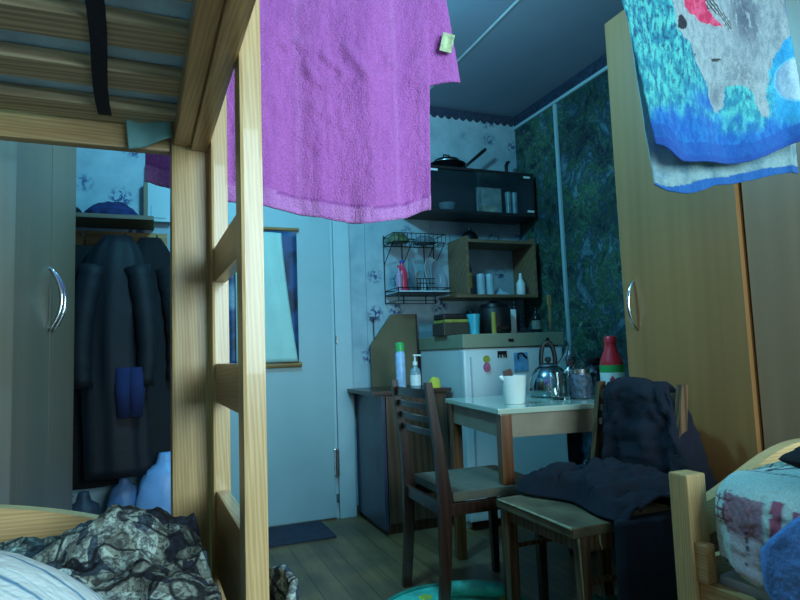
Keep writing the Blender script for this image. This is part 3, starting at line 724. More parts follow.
bm = BM(); lathe(bm, [(.014, 0), (.014, .13)], n=14); o = link('packet', bm, plain('yellow_tube', (150,140,60), .5), None, (1.845, 3.10, TZ), smooth=50); tag(o, 'thin yellow tube standing beside the black cooker', 'tube')
bm = BM(); box(bm, -.035, .035, -.02, .02, 0, .16, .004); o = link('paper_bag', bm, whitep, None, (2.085, 3.3, TZ)); tag(o, 'white paper packet on the fridge right of the black cooker', 'packet')
def bottle(name, label, cat, loc, r, h, mat, capm, group=None, lab=None):
    t = thing(name, label, cat, loc, 0, group)
    bm = BM(); lathe(bm, [(r*.92, 0), (r, h*.03), (r, h*.58), (r*.8, h*.70), (r*.36, h*.80), (r*.34, h*.90)], n=22); link('body', bm, mat, t, smooth=50)
    bm = BM(); lathe(bm, [(r*.42, h*.9005), (r*.42, h)], n=18); link('cap', bm, capm, t, smooth=50)
    if lab:
        bm = BM(); lathe(bm, [(r*1.012, h*.16), (r*1.012, h*.5)], n=22, capb=False, capt=False); link('label', bm, lab, t, smooth=True)
    return t
dglass = plain('dark_bottle_glass', (22,30,30), .12, var=.1)
bottle('oil_bottle', 'dark glass bottle at the right back of the fridge top', 'bottle', (2.16, 3.36, TZ), .034, .22, dglass, blackp)
bottle('oil_bottle', 'shorter dark bottle in front at the right fridge corner', 'bottle', (2.20, 3.18, TZ), .030, .16, dglass, blackp, lab=plain('faded_label', (110,120,110), .6, var=.3))
t = thing('wooden_spatula', 'wooden spatula standing upright in a jar at the right fridge edge', 'spatula', (2.232, 3.08, TZ))
bm = BM(); lathe(bm, [(.018, 0), (.02, .07), (.017, .07), (.016, .01)], n=18); link('jar', bm, glass, t, smooth=50)
bm = BM(); box(bm, -.007, .007, -.004, .004, .012, .235, .002); box(bm, -.015, .015, -.003, .003, .17, .23, .003); link('blade', bm, wood('spatula_wood', (170,140,90), (140,110,66), 'z', 2), t)
lump('rag', 'dark rag lying on the fridge top by the white packet', 'cloth', (2.07, 3.11, TZ), .05, .035, .025, navy, 3)

# ---------------------------------------------------------------- wall shelves
t = thing('wall_cabinet', 'black glass-fronted wall cabinet carrying the frying pans', 'cabinet', (1.99, YF, 1.88))
w_, d_ = .41, .255
bm = BM(); T = .018; x0 = -.47
box(bm, x0, w_, -d_, -.001, 0, T, .001); box(bm, x0, w_, -d_, -.001, .285, .285+T, .001)
box(bm, x0, x0+T, -d_, -.001, T, .285, .001); box(bm, w_-T, w_, -d_, -.001, T, .285, .001); box(bm, x0+T, w_-T, -.012, -.001, T, .285)
link('carcass', bm, blackcab, t)
smoke = plain('smoked_glass', (60,80,90), .05, var=0, alpha=.16)
for (a, b, yy) in ((x0+T, -.0, -d_+.012), (-.03, w_-T, -d_+.004)):
    bm = BM(); box(bm, a, b, yy, yy+.004, T, .285); link('glass_door', bm, smoke, t)
for (a, z) in ((-.04-.33, .266), (.33, .266), (.35, .03)):
    bm = BM(); box(bm, a, a+.05, -d_-.003, -d_+.003, z, z+.014, .001); link('clip', bm, whitep, t)
def inside(name, label, cat, x, y, z, h, w, mat):
    bm = BM(); box(bm, -w/2, w/2, -.012, .012, 0, h, .002); o = link(name, bm, mat, None, (x, y, z)); tag(o, label, cat)
inside('picture_card', 'grey printed card inside the black wall cabinet, left of the blue cups', 'card', 2.165, YF-.045, 1.8985, .225, .19, plain('grey_card', (150,170,170), .6, var=.4, nscale=16))
for i, x in enumerate((2.295, 2.345)):
    t2 = thing('glass_tumbler', 'pale tall tumbler in the right end of the black wall cabinet', 'glass', (x, YF-.09, 1.8985), 0, 'tall tumblers in the black wall cabinet')
    bm = BM(); lathe(bm, [(.018, 0), (.023, .19), (.021, .19), (.016, .006)], n=18); link('glass', bm, plain('pale_cup', (130,165,175), .3, var=.3), t2, smooth=50)
t2 = thing('glass_bowl', 'clear bowl standing in the left half of the black wall cabinet', 'bowl', (1.80, YF-.11, 1.8985))
bm = BM(); lathe(bm, [(.025, 0), (.03, .01), (.055, .05), (.06, .075), (.056, .075), (.05, .05), (.02, .012)], n=24); link('bowl', bm, plain('grey_cup', (110,130,140), .25), t2, smooth=50)
bm = BM(); box(bm, -.05, .05, -.03, .03, 0, .05, .003); o = link('small_box', bm, plain('cream_box', (170,175,160), .5, var=.5, nscale=22), None, (2.06, YF-.19, 1.8985)); tag(o, 'small cream box in the middle of the black wall cabinet', 'box')
# pans
PZ = 2.1835
def pan(label, x, y, r, ang, tilt, hl, handle_only=False):
    t = thing('frying_pan', label, 'pan', (x, y, PZ))
    bm = BM(); lathe(bm, [(r*.75, 0), (r, .045), (r+.004, .047), (r-.003, .047), (r*.74, .004)], n=32); link('bowl', bm, blackiron, t, smooth=50)
    dx, dy = cos(ang), sin(ang)
    bm = BM(); tube(bm, [(dx*r*.97, dy*r*.97, .035), (dx*(r+hl*.3), dy*(r+hl*.3), .04+tilt*.30), (dx*(r+hl*.85), dy*(r+hl*.85), .04+tilt*.85), (dx*(r+hl), dy*(r+hl), .04+tilt)], [.009, .010, .013, .011], 10); link('handle', bm, blackp, t, smooth=True)
    return t
p_ = pan('black frying pan with long raised handle on the wall cabinet', 1.80, 3.53, .125, R(-4), .14, .17)
t = thing('saucepan', 'low steel saucepan stacked in the black frying pan on the cabinet', 'pan', (1.80, 3.53, PZ+.0045))
bm = BM(); lathe(bm, [(.085, 0), (.09, .005), (.09, .06), (.086, .06), (.082, .006)], n=30); link('bowl', bm, steel, t, smooth=50)
bm = BM(); lathe(bm, [(.093, .0605), (.085, .075), (.04, .09), (.012, .092)], n=30); link('lid', bm, blackiron, t, smooth=50)
bm = BM(); tube(bm, [(-.025+.0, 0, .092), (-.02, 0, .112), (.02, 0, .112), (.025, 0, .092)], .006, 8); link('lid_handle', bm, blackp, t, smooth=True)
t = thing('ladle', 'black curved ladle handle rising from the cabinet top at the right', 'ladle', (2.27, 3.56, PZ))
bm = BM(); tube(bm, [(0,-.02,.012), (.002,-.02,.05), (.005,-.015,.09), (.02,-.01,.115), (.035,-.01,.12)], [.012,.012,.013,.012,.009], 10); link('handle', bm, blackp, t, smooth=True)
bm = BM(); lathe(bm, [(.01,0),(.04,.006),(.042,.012)], n=20); link('bowl', bm, blackiron, t, smooth=50)

t = thing('open_shelf', 'brown open wall shelf under the black cabinet', 'shelf', (2.08, YF, 1.347))
bm = BM(); x0, x1, dd = -.235, .30, .262; T = .02
box(bm, x0, x0+T, -dd, -.001, 0, .382, .001); box(bm, x1-T, x1, -dd, -.001, 0, .382, .001)
box(bm, x0-.08, x1, -dd, -.001, -T, 0, .001); box(bm, x0+T, x1-T, -dd, -.001, .342, .362, .001)
link('carcass', bm, shelfw, t)
SZ = 1.3475
bottle('sauce_bottle', 'bottle with yellow and dark label at the left of the open shelf', 'bottle', (1.90, 3.5, SZ), .030, .30, plain('bottle_dark', (40,52,60), .2), plain('blue_cap', (60,90,170), .4), lab=plain('yellow_label', (176,170,50), .5, var=.5, nscale=24))
for i, x in enumerate((2.0, 2.068)):
    t2 = thing('storage_jar', 'milky plastic jar beside the bottle on the open shelf', 'jar', (x, 3.5, SZ), 0, 'milky jars on the open shelf')
    bm = BM(); lathe(bm, [(.028, 0), (.030, .13), (.027, .145)], n=22); link('jar', bm, plain('milky_plastic', (150,180,190), .35), t2, smooth=50)
t2 = thing('squeeze_bottle', 'white plastic bottle at the right end of the open shelf', 'bottle', (2.285, 3.46, SZ))
bm = BM(); lathe(bm, [(.026, 0), (.03, .01), (.03, .08), (.012, .11), (.008, .15)], n=20); link('body', bm, whitep, t2, smooth=50)
t2 = thing('tea_towel', 'pale cloth lying in the middle of the open shelf', 'cloth', (2.17, 3.55, SZ))
bm = BM(); grid(bm, 20, 20, lambda u, v: Vector((-.06+.13*u, -.05+.1*v, .006+.04*sin(pi*u)*sin(pi*v)*(1+.5*fbm(u, v, 2, 5))))); link('cloth', bm, plain('pale_cloth', (150,180,196), .9), t2, solid=.004, smooth=True)
t2 = thing('pot_lid', 'dark domed pot lid on top of the open shelf', 'lid', (1.93, 3.5, 1.7095))
bm = BM(); lathe(bm, [(.06, 0), (.058, .03), (.04, .06), (.012, .075)], n=28); link('dome', bm, blackiron, t2, smooth=50)
bm = BM(); lathe(bm, [(.014, .0755), (.014, .09)], n=14); link('knob', bm, blackp, t2, smooth=50)

# dish rack
t = thing('dish_rack', 'two-tier black wire dish rack on the wall left of the open shelf', 'rack', (1.565, YF, 1.36))
def wire(bm, a, b, r=.0028): tube(bm, [a, b], r, 6)
xa, xb, ya, yb = -.19, .170, -.24, -.004
bm = BM()
for z in (.0, .03):
    for y in (ya, yb): wire(bm, (xa, y, z), (xb, y, z))
    for x in (xa, xb): wire(bm, (x, ya, z), (x, yb, z))
for i in range(14): x = xa+.03*i+.005; wire(bm, (x, ya, 0), (x, yb, 0), .002)
link('lower_basket', bm, blackiron, t)
bm = BM()
for z in (.33, .385):
    for y in (ya+.05, yb): wire(bm, (xa, y, z), (xb, y, z))
    for x in (xa, xb): wire(bm, (x, ya+.05, z), (x, yb, z))
for i in range(14): x = xa+.03*i+.005; tube(bm, [(x, ya+.05, .385), (x, ya+.052, .33), (x, yb, .33), (x, yb, .385)], .002, 6)
link('upper_basket', bm, blackiron, t)
bm = BM()
for x in (xa, -.06, .10, xb): wire(bm, (x, yb, -.05), (x, yb, .40), .0035); wire(bm, (x, ya+.06, .33), (x, yb, .20), .003)
link('bracket', bm, blackiron, t)
bm = BM(); wire(bm, (xa, ya, -.05), (xb-.1, ya, -.05)); wire(bm, (xa, ya, -.05), (xa, yb, -.05)); wire(bm, (xa, ya, -.05), (xa, ya, .03)); wire(bm, (xa, yb, -.05), (xb, yb, -.05))
link('bracket', bm, blackiron, t)
bm = BM(); box(bm, xa+.004, xb-.004, ya+.004, yb-.008, .004, .012, .002); link('drip_tray', bm, plain('pale_tray', (170,190,200), .4), t)
bm = BM()
for i in range(6): x = -.055+.022*i; tube(bm, [(x, ya+.02, .02), (x, ya+.02, .09), (x+.01, ya+.04, .09), (x+.01, ya+.04, .02)], .0022, 6)
wire(bm, (-.06, ya+.02, .09), (.07, ya+.02, .09)); wire(bm, (-.06, ya+.02, .06), (.07, ya+.02, .06)); link('cutlery_holder', bm, blackiron, t)
def plate(name, label, x, y, z, r, mat, yaw, group=None):
    bm = BM(); Mx = Matrix.Rotation(yaw, 4, 'Z') @ Matrix.Rotation(R(82), 4, 'Y')
    lathe(bm, [(r*.55, .0), (r*.62, .004), (r, .016), (r, .019), (r*.6, .008), (r*.5, .004)], M=Mx, n=36); o = link(name, bm, mat, None, (x, y, z+r*.99), smooth=40)
    return tag(o, label, 'plate', group)
ppl = plain('glazed_white_plate', (180,200,206), .2, var=.1)
DZ = 1.373
plate('dinner_plate', 'grey-rimmed plate standing beside the red bottles in the dish rack', 1.495, 3.52, DZ, .112, plain('grey_glaze', (120,140,150), .2), R(-14))
plate('dinner_plate', 'white plate with dark flower standing at the right of the dish rack', 1.655, 3.54, DZ, .115, ppl, R(-52))
plate('dinner_plate', 'plain pale plate leaning behind the flowered one in the dish rack', 1.700, 3.56, DZ, .105, plain('pale_blue_glaze', (140,170,190), .2), R(-52))
plate('saucer', 'small white saucer standing between the plates of the dish rack', 1.575, 3.56, DZ, .07, ppl, R(-50))
bottle('dish_soap', 'red dish soap bottle with blue cap in the rack', 'bottle', (1.435, 3.50, DZ), .034, .20, plain('red_soap', (190,50,80), .3), plain('blue_lid', (30,60,140), .4))
bottle('dish_soap', 'narrow pink bottle with red cap at the left end of the rack', 'bottle', (1.395, 3.46, DZ), .020, .16, plain('pinkish_bottle', (150,130,160), .35), plain('red_lid', (190,40,60), .4))
lump('plastic_bag', 'green and brown crumpled packet in the upper basket of the rack', 'bag', (1.43, 3.55, 1.694), .07, .06, .06, plain('green_brown_film', (80,96,70), .5, var=.6, nscale=40), 7)
lump('rag', 'greyish crumpled cloth in the right of the upper rack basket', 'cloth', (1.62, 3.55, 1.694), .07, .06, .05, plain('grey_green_rag', (90,110,120), .8, var=.5, nscale=40), 9)

# socket and hanging cord
t = thing('power_socket', 'dark wall socket with a hanging cord beside the doorway', 'socket', (1.283, YF, 1.215))
bm = BM(); box(bm, -.02, .02, -.014, -.001, -.012, .012, .003); link('plate', bm, plain('dark_socket', (40,56,80), .5), t)
bm = BM(); tube(bm, [(0,-.016,0), (.0,-.02,-.12), (.01,-.022,-.22), (.045,-.026,-.32), (.07,-.028,-.36), (.085,-.030,-.43)], .003, 6); link('cord', bm, blackp, t, smooth=True)
# vertical conduit and switch on the mural
bm = BM(); box(bm, -.016, 0, -.013, .013, 0, 1.66, .003); o = link('cable_conduit', bm, framep, None, (XR, 3.17, .925)); tag(o, 'pale vertical cable conduit running down the forest mural', 'conduit')
t = thing('wall_switch', 'white switch box at the foot of the conduit on the mural', 'switch', (XR, 3.165, .81))
bm = BM(); box(bm, -.035, -.001, -.05, .05, 0, .112, .006); link('box', bm, whitep, t)
bm = BM(); box(bm, -.041, -.0355, -.018, .018, .03, .08, .003); link('rocker', bm, enamel, t)

# ---------------------------------------------------------------- table (turned clockwise)
TA = R(-8); TL = (1.22, 2.05)
Mt = Matrix.Translation((TL[0], TL[1], 0)) @ Matrix.Rotation(TA, 4, 'Z')
def tw(x, y, z=0): v = Mt @ Vector((x, y, z)); return (v.x, v.y, v.z)
t = thing('kitchen_table', 'small kitchen table with pale glossy top in front of the fridge', 'table', (TL[0], TL[1], 0), TA)
TW, TD, TH = .93, .66, .755
bm = BM(); box(bm, 0, TW, 0, TD, TH-.022, TH, .004); link('tabletop', bm, plain('pale_green_laminate', (168,186,170), .16, var=.05, nscale=4, coat=.5), t)
apm = plain('worn_cream_apron', (132,122,104), .5, var=.15, nscale=10)
for (a, b, c, d) in ((.05, TW-.05, .02, .038), (.05, TW-.05, TD-.038, TD-.02), (.02, .038, .05, TD-.05), (TW-.038, TW-.02, .05, TD-.05)):
    bm = BM(); box(bm, a, b, c, d, TH-.115, TH-.0225, .001); link('apron', bm, apm, t)
for x in (.012, TW-.062):
    for y in (.010, TD-.062):
        bm = BM(); box(bm, x, x+.048, y, y+.048, 0, TH-.023, .004); link('leg', bm, legw, t)

# things on the table
Z = TH+.0005
t = thing('mug', 'white tapered mug holding a small packet on the table', 'mug', (1.392, 2.20, Z))
mugw = plain('white_china', (216,226,222), .2, coat=.4, var=.02)
bm = BM(); lathe(bm, [(.040, 0), (.043, .004), (.053, .118), (.050, .118), (.040, .008)], n=36); link('body', bm, mugw, t, smooth=50)
bm = BM(); 
tube(bm, [(-.046+.0,.0,.10), (-.062,.005,.118), (-.052,.005,.112)], [.008,.007,.008], 8); link('spout', bm, mugw, t, smooth=True)
o = bpy.data.objects.new('tea_packet', None); C.objects.link(o); o.location = (1.392, 2.215, Z+.055); tag(o, 'small brown foil packet sticking out of the white mug', 'packet')
bm = BM(); box(bm, -.020, .020, -.004, .004, 0, .09, .002, Matrix.Rotation(R(-14), 4, 'Y')); link('foil', bm, plain('brown_foil', (84,62,56), .35, var=.4, nscale=40), o)

def kettle():
    t = thing('kettle', 'steel whistling kettle with black arched handle on the table', 'kettle', (1.735, 2.43, Z), R(-20))
    bm = BM(); lathe(bm, [(.088, 0), (.096, .006), (.100, .03), (.098, .06), (.086, .10), (.062, .132), (.045, .142)], n=44); link('body', bm, plain('polished_steel', (150,165,170), .12, metal=1, var=.05), t, smooth=50)
    bm = BM(); lathe(bm, [(.046, .1425), (.040, .150), (.02, .156), (.008, .158)], n=30); l = link('lid', bm, steel, t, smooth=50)
    bm = BM(); lathe(bm, [(.007, .1585), (.015, .168), (.014, .180), (.006, .186)], n=18); link('lid_knob', bm, blackp, l, smooth=50)
    bm = BM(); pts = [(.034*cos(a), 0, .165+.092*sin(a)) for a in [pi*k/14 for k in range(-1, 16)]]; tube(bm, pts, .011, 12); link('handle', bm, blackp, t, smooth=True)
    bm = BM(); tube(bm, [(.07, 0, .09), (.095, 0, .12), (.108, 0, .145)], [.018, .014, .012], 12); link('spout', bm, steel, t, smooth=True)
    bm = BM(); box(bm, .088, .122, -.011, .011, .142, .168, .005); link('whistle', bm, blackp, t)
kettle()
def gmug(x, y):
    t = thing('glass_mug', 'clear glass mug standing in front of the kettle', 'glass', (x, y, Z), R(-22))
    bm = BM(); lathe(bm, [(.036, 0), (.040, .01), (.044, .118), (.0415, .118), (.037, .014), (.0, .012)], n=32, capt=False); bmesh.ops.remove_doubles(bm, verts=bm.verts, dist=.0001); link('body', bm, glass, t, smooth=50)
    bm = BM(); tube(bm, [(.041, 0, .10), (.065, 0, .10), (.072, 0, .08), (.066, 0, .045), (.04, 0, .03)], .005, 10); link('handle', bm, glass, t, smooth=True)
gmug(1.645, 2.225)
def gjar(x, y):
    t = thing('glass_jar', 'faceted glass jar full of dark grains near the chair back', 'jar', (x, y, Z))
    bm = BM(); lathe(bm, [(.044, 0), (.050, .006), (.051, .09), (.046, .105), (.0445, .112)], n=14); link('body', bm, plain('grain_glass', (84,100,116), .18, var=.6, nscale=60, trans=.25), t)
    bm = BM(); lathe(bm, [(.047, .1125), (.048, .130), (.040, .134)], n=28); link('lid', bm, steel, t, smooth=50)
gjar(1.735, 2.20)
t = thing('cooking_pot', 'small dark steel pot with lid behind the glass jar', 'pot', (1.95, 2.37, Z))
bm = BM(); lathe(bm, [(.062, 0), (.068, .006), (.068, .105)], n=36); link('body', bm, plain('dark_steel', (90,98,110), .2, metal=1), t, smooth=50)
bm = BM(); lathe(bm, [(.070, .1055), (.066, .12), (.035, .14), (.03, .145)], n=36); link('lid', bm, plain('dark_steel', (90,98,110), .2, metal=1), t, smooth=50)
bm = BM(); lathe(bm, [(.03, .1455), (.036, .155), (.036, .172), (.03, .175)], n=24); link('knob', bm, blackp, t, smooth=50)
def ketchup(x, y):
    t = thing('ketchup_bottle', 'red ketchup bottle with green and white label on the table', 'bottle', (x, y, Z))
    red = plain('ketchup_red', (206,36,48), .3, var=.04, coat=.3)
    bm = BM(); lathe(bm, [(.050, 0), (.053, .008), (.053, .14), (.048, .165), (.030, .21), (.0255, .235), (.0255, .24)], n=36); link('body', bm, red, t, smooth=50)
    bm = BM(); lathe(bm, [(.027, .2405), (.027, .268), (.023, .272)], n=28); link('cap', bm, red, t, smooth=50)
    bm = BM(); lathe(bm, [(.0538, .045), (.0538, .108)], n=36, capb=False, capt=False); lb = link('label', bm, plain('label_white', (214,218,214), .5), t, smooth=True)
    bm = BM(); lathe(bm, [(.0540, .1085), (.0540, .142)], n=36, capb=False, capt=False); link('label_band', bm, plain('label_green', (46,140,70), .5), t, smooth=True)
    # red fruit emblem on the label, wrapped on the side that faces the room
    bm = BM(); a0 = math.atan2(-y, -x)
    def wrap(u, z): a = a0+u/.0545; return Vector((.0545*cos(a), .0545*sin(a), z))
    for poly in (circ(0, .075, .012), [(-.026,.066),(.026,.066),(.026,.061),(-.026,.061)], [(-.006,.084),(.0,.097),(.007,.084)]):
        vs = [bm.verts.new(wrap(p, q)) for p, q in poly]; bm.faces.new(vs)
    link('emblem', bm, plain('label_red', (190,40,60), .5), lb, solid=.0008)
ketchup(1.915, 2.20)
t = thing('glass_carafe', 'clear glass carafe leaning neck up behind the jar on the table', 'carafe', (1.945, 2.53, Z))
bm = BM(); lathe(bm, [(.05, 0), (.06, .02), (.066, .10), (.078, .135), (.070, .15), (.03, .20), (.022, .235), (.019, .235), (.027, .20), (.067, .147), (.062, .10), (.05, .02)], n=30); link('body', bm, glass, t, smooth=50)
# ---------------------------------------------------------------- chairs
def chair(label, loc, rz, wood_, seatm, sw=.42, sd=.43, seat_h=.45, back_h=.87, worn=None, rails=4, upholstered=True):
    """backrest at local -x, seat towards +x"""
    t = thing('dining_chair', label, 'chair', loc, rz)
    for s in (-1, 1):
        bm = BM(); y = s*(sw/2-.018)
        pts = [(-sd/2-.005, 0), (-sd/2+.012, .20), (-sd/2+.02, seat_h), (-sd/2+.005, seat_h+.16), (-sd/2-.03, back_h)]
        wd = [.036, .042, .052, .036, .026]
        front = [(x-w/2, z) for (x, z), w in zip(pts, wd)]; rear = [(x+w/2, z) for (x, z), w in zip(pts, wd)][::-1]
        prism(bm, [(x, y-.012, z) for x, z in front+rear], (0, .024, 0)); link('rear_leg', bm, wood_, t)
        bm = BM(); x = sd/2-.03
        prism(bm, [(x-.012, y-.014, 0), (x+.014, y-.014, 0), (x+.02, y-.014, seat_h-.03), (x-.02, y-.014, seat_h-.03)], (0, .028, 0)); link('front_leg', bm, wood_, t)
    bm = BM()
    for s in (-1, 1): box(bm, -sd/2+.045, sd/2-.052, s*(sw/2-.018)-.009, s*(sw/2-.018)+.009, seat_h-.075, seat_h-.0305, .002)
    box(bm, sd/2-.04, sd/2-.02, -sw/2+.033, sw/2-.033, seat_h-.075, seat_h-.0305, .002); box(bm, -sd/2+.005, -sd/2+.025, -sw/2+.031, sw/2-.031, seat_h-.075, seat_h-.0305, .002)
    link('seat_frame', bm, wood_, t)
    if upholstered:
        bm = BM(); box(bm, -sd/2+.046, sd/2, -sw/2+.0, sw/2, seat_h-.024, seat_h+.012, .013); link('seat', bm, seatm, t, smooth=40)
    else:
        bm = BM(); box(bm, -sd/2+.046, sd/2+.01, -sw/2, sw/2, seat_h-.03, seat_h, .004); link('seat', bm, seatm, t)
        for s in (-1, 1):
            bm = BM(); box(bm, -sd/2+.03, sd/2-.045, s*(sw/2-.018)-.006, s*(sw/2-.018)+.006, .30, .315, .002); link('stretcher', bm, wood_, t)
    zs = [back_h-.045, back_h-.095, back_h-.145, back_h-.195][:rails]
    for i, z in enumerate(zs):
        bm = BM(); n = 10; h = .034 if i == 0 else .022
        xr = -sd/2-.026+.04*(back_h-z)/.26
        vs = grid(bm, n, 2, lambda u, v: Vector((xr-.012*sin(pi*u), -sw/2+.031+(sw-.062)*u, z-h/2+h*v)))
        link('back_rail', bm, wood_, t, solid=.014, smooth=False)
    return t
grey_up = plain('grey_upholstery', (92,90,78), .9, var=.15, nscale=20, bmp=.4, bscale=150)
chair('dark wooden dining chair with a grey padded seat left of the table', (1.20, 2.26, 0), R(-2), darkw, grey_up, sd=.45)
PD_ = plain('chipped_cream_paint', (150,144,116), .6, var=.3, nscale=30)
oldw = wood('old_chair_wood', (112,82,54), (46,30,20), 'z', 1.6, .5, 10)
worn = plain('worn_painted_seat', (96,86,64), .5, var=.55, nscale=9)
chair('worn wooden chair with a scuffed hard seat and dark clothes on it', (1.315, 1.665, 0), R(180), oldw, worn, upholstered=False, sd=.43, sw=.42, seat_h=.47, back_h=.85, rails=3)
t = [o for o in C.objects if o.name == 'dining_chair.001'][0]
for pts in ([(.206,.2065,.438),(.203,.2065,.40),(.200,.2065,.30),(.198,.2065,.06)], [(.13,.2045,.438),(.128,.2045,.415),(.122,.2045,.396)], [(.2265,.205,.468),(.2265,.0,.4695),(.2265,-.19,.468)]):
    bm = BM(); tube(bm, pts, [.0045, .0032, .0025, .002][:len(pts)], 6); link('paint_drip', bm, PD_, t)

# ---------------------------------------------------------------- clothes on the worn chair
t = thing('blazer', 'dark navy jacket draped over the back of the worn chair', 'jacket', (1.56, 1.665, .5))
rings = []
N = 72
for j in range(36):
    v = j/35; z = -.03+.39*v; w0 = -.15-.15*(1-v)**1.1; w1 = .155+.025*(1-v); th = .046+.03*(1-v)
    if v > .88: k = math.sqrt(max(.03, 1-((v-.88)/.12)**2*.95)); th *= k
    if v > .80: w0 *= 1-.16*((v-.80)/.20)**2; w1 *= 1-.06*((v-.8)/.2)**2
    ring = []
    for i in range(N):
        a = 2*pi*i/N; ca, sa = cos(a), sin(a)
        px = math.copysign(abs(ca)**.6, ca); py = math.copysign(abs(sa)**.6, sa)
        f = (.016*sin(sa*9+v*3.5+1)*(1.25-v)+.012*sin(sa*17-v*4)*(1.1-v)+.020*fbm(sa*2, v*2.5, ca, 2))*(1 if v < .9 else .4)
        ring.append(Vector((px*(th+f), (w0+w1)/2+py*(w1-w0)/2, z+.010*sin(sa*4+1)*v)))
    rings.append(ring)
bm = BM(); loft(bm, rings); link('body', bm, navy, t, smooth=True)
def heap(x, y):
    h = .022+.055*gs(x, y, 1.42, 1.66, .16, .17)+.035*gs(x, y, 1.30, 1.84, .10, .06)+.03*gs(x, y, 1.46, 1.50, .1, .1)
    h += .03*abs(fbm(x*.8, y*1.5, 3, 5))+.016*(1-abs(2*((x*.5+y*1.2+.12*fbm(x, y, 9, 3))*9 % 1)-1))
    return .4715+h*1.05+.018*sst(1.35, 1.5, x)*sst(1.52, 1.42, y)
t = thing('trousers', 'dark navy trousers heaped on the worn chair seat and trailing to the floor', 'trousers', (0,0,0))
bm = BM()
def hp(u, v):
    y = 1.400+.507*v; xl = 1.225+.035*sin(y*16)+.03*sst(1.66, 1.47, y); x = xl+(1.525-xl)*u
    z = heap(x, y); e = min(u*9, 1); z = .4715+(z-.4715)*e+.004
    return Vector((x, y, z))
grid(bm, 90, 80, hp); link('seat_heap', bm, navy, t, smooth=True, solid=.008, off=-1)
bm = BM(); rings = []
for j in range(40):
    v = j/39; z = .487-.477*v; w = .150+.02*v; th = .022+.026*sin(min(1, v*3)*pi/2)*.7; cxx = 1.345-.02*v; ring = []
    for i in range(56):
        a = 2*pi*i/56; f = 1+.10*sin(7*a+v*1.5)+.08*sin(12*a+2)+.10*fbm(cos(a)*2, sin(a)*2, v*2)
        ring.append(Vector((cxx+w*cos(a)*(1+.05*fbm(v*3, a)), 1.405+th*sin(a)*f-.02*sin(v*pi), z)))
    rings.append(ring)
loft(bm, rings); link('trailing_leg', bm, navy, t, smooth=True)

# ---------------------------------------------------------------- floor things
bm = BM()
t = thing('round_mat', 'round turquoise floor mat with yellow flowers under the padded chair', 'mat', (1.03, 2.10, 0))
bm = BM(); lathe(bm, [(.285, 0), (.30, .003), (.30, .009), (.275, .010)], n=64); link('mat', bm, plain('turquoise_mat', (70,186,166), .6, var=.25, nscale=18), t, smooth=30)
bm = BM(); tube(bm, [(.292*cos(a), .292*sin(a), .012) for a in [2*pi*k/48 for k in range(49)]], .008, 8, cap=False); link('rim', bm, plain('dark_teal_rim', (36,130,116), .6), t, smooth=True)
bm = BM()
for k in range(12):
    a = k*2*pi/12+.2; r = .2 if k % 2 else .24
    for q in range(5): 
        cx, cy = r*cos(a)+.018*cos(q*1.257), r*sin(a)+.018*sin(q*1.257)
        lathe(bm, [(.012, .0102), (.012, .0115)], (cx, cy, 0), 10)
link('flower_print', bm, plain('flower_yellow', (200,200,70), .6), t)
t = thing('roll_bag', 'rolled turquoise bag with yellow print on the floor by the chair', 'bag', (1.16, 2.2, .012), R(-30))
bm = BM(); tube(bm, [(-.13,0,.03), (-.11,0,.032), (0,.01,.034), (.10,0,.032), (.13,0,.03)], [.014,.028,.030,.028,.012], 16); link('roll', bm, plain('turquoise_flower_cloth', (64,180,160), .6, var=.6, nscale=14), t, smooth=True)
sack('plastic_bag', 'pale blue printed plastic bag under the far end of the table', 'bag', (1.99, 2.50, .0), .10, .09, .42, plain('blue_white_film', (150,176,206), .35, var=.45, nscale=14, bmp=.8, bscale=14), 4)
sack('plastic_bag', 'dark red and violet small bag under the table beside the pale one', 'bag', (1.86, 2.46, .0), .06, .06, .35, plain('violet_film', (110,50,96), .4, var=.5, nscale=20), 6)
lump('plastic_bag', 'turquoise plastic bundle on the floor under the worn chair', 'bag', (1.37, 1.70, 0), .10, .09, .15, plain('teal_film', (50,130,120), .45, var=.2, bmp=.4, bscale=14), 5)

# ---------------------------------------------------------------- right bed
t = thing('single_bed', 'light wooden single bed with arched foot board at the right', 'bed', (1.35, 0, 0))
X = lambda x: x-1.35
for px in (.970, 1.68):
    bm = BM(); box(bm, X(px)-.0245, X(px)+.0245, .900, .946, 0, .727, .005); link('post', bm, pine_z, t)
bm = BM(); pts = []
for i in range(41):
    u = i/40; x = .995+.660*u; pts.append((X(x), .915, .665+.095*sin(pi*min(1, u))**1.4))
for i in range(41):
    u = 1-i/40; x = .995+.660*u; pts.append((X(x), .915, .60+.10*sin(pi*u)**1.4))
prism(bm, pts, (0, .028, 0)); link('arched_rail', bm, pine_x, t)
bm = BM(); box(bm, X(.995), X(1.655), .917, .935, .22, .56, .003); link('foot_panel', bm, pine_x, t)
for x in (.955, 1.69):
    bm = BM(); box(bm, X(x), X(x)+.024, -.95, .899, .44, .53, .004); link('side_rail', bm, pine_y, t)
bm = BM(); box(bm, X(.950), X(.950)+.024, .872, .8995, .5305, .602, .004); link('side_stub', bm, pine_y, t)
bm = BM(); box(bm, X(.980), X(1.689), -.9, .898, .40, .425); link('base', bm, slatw, t)
t = thing('mattress', 'white mattress on the right bed under the patterned pillow', 'mattress', (1.345, 0, .426))
bm = BM(); box(bm, -.355, .335, -.88, .895, 0, .118, .03); link('pad', bm, plain('white_ticking', (196,208,214), .85, bmp=.3, bscale=30), t)
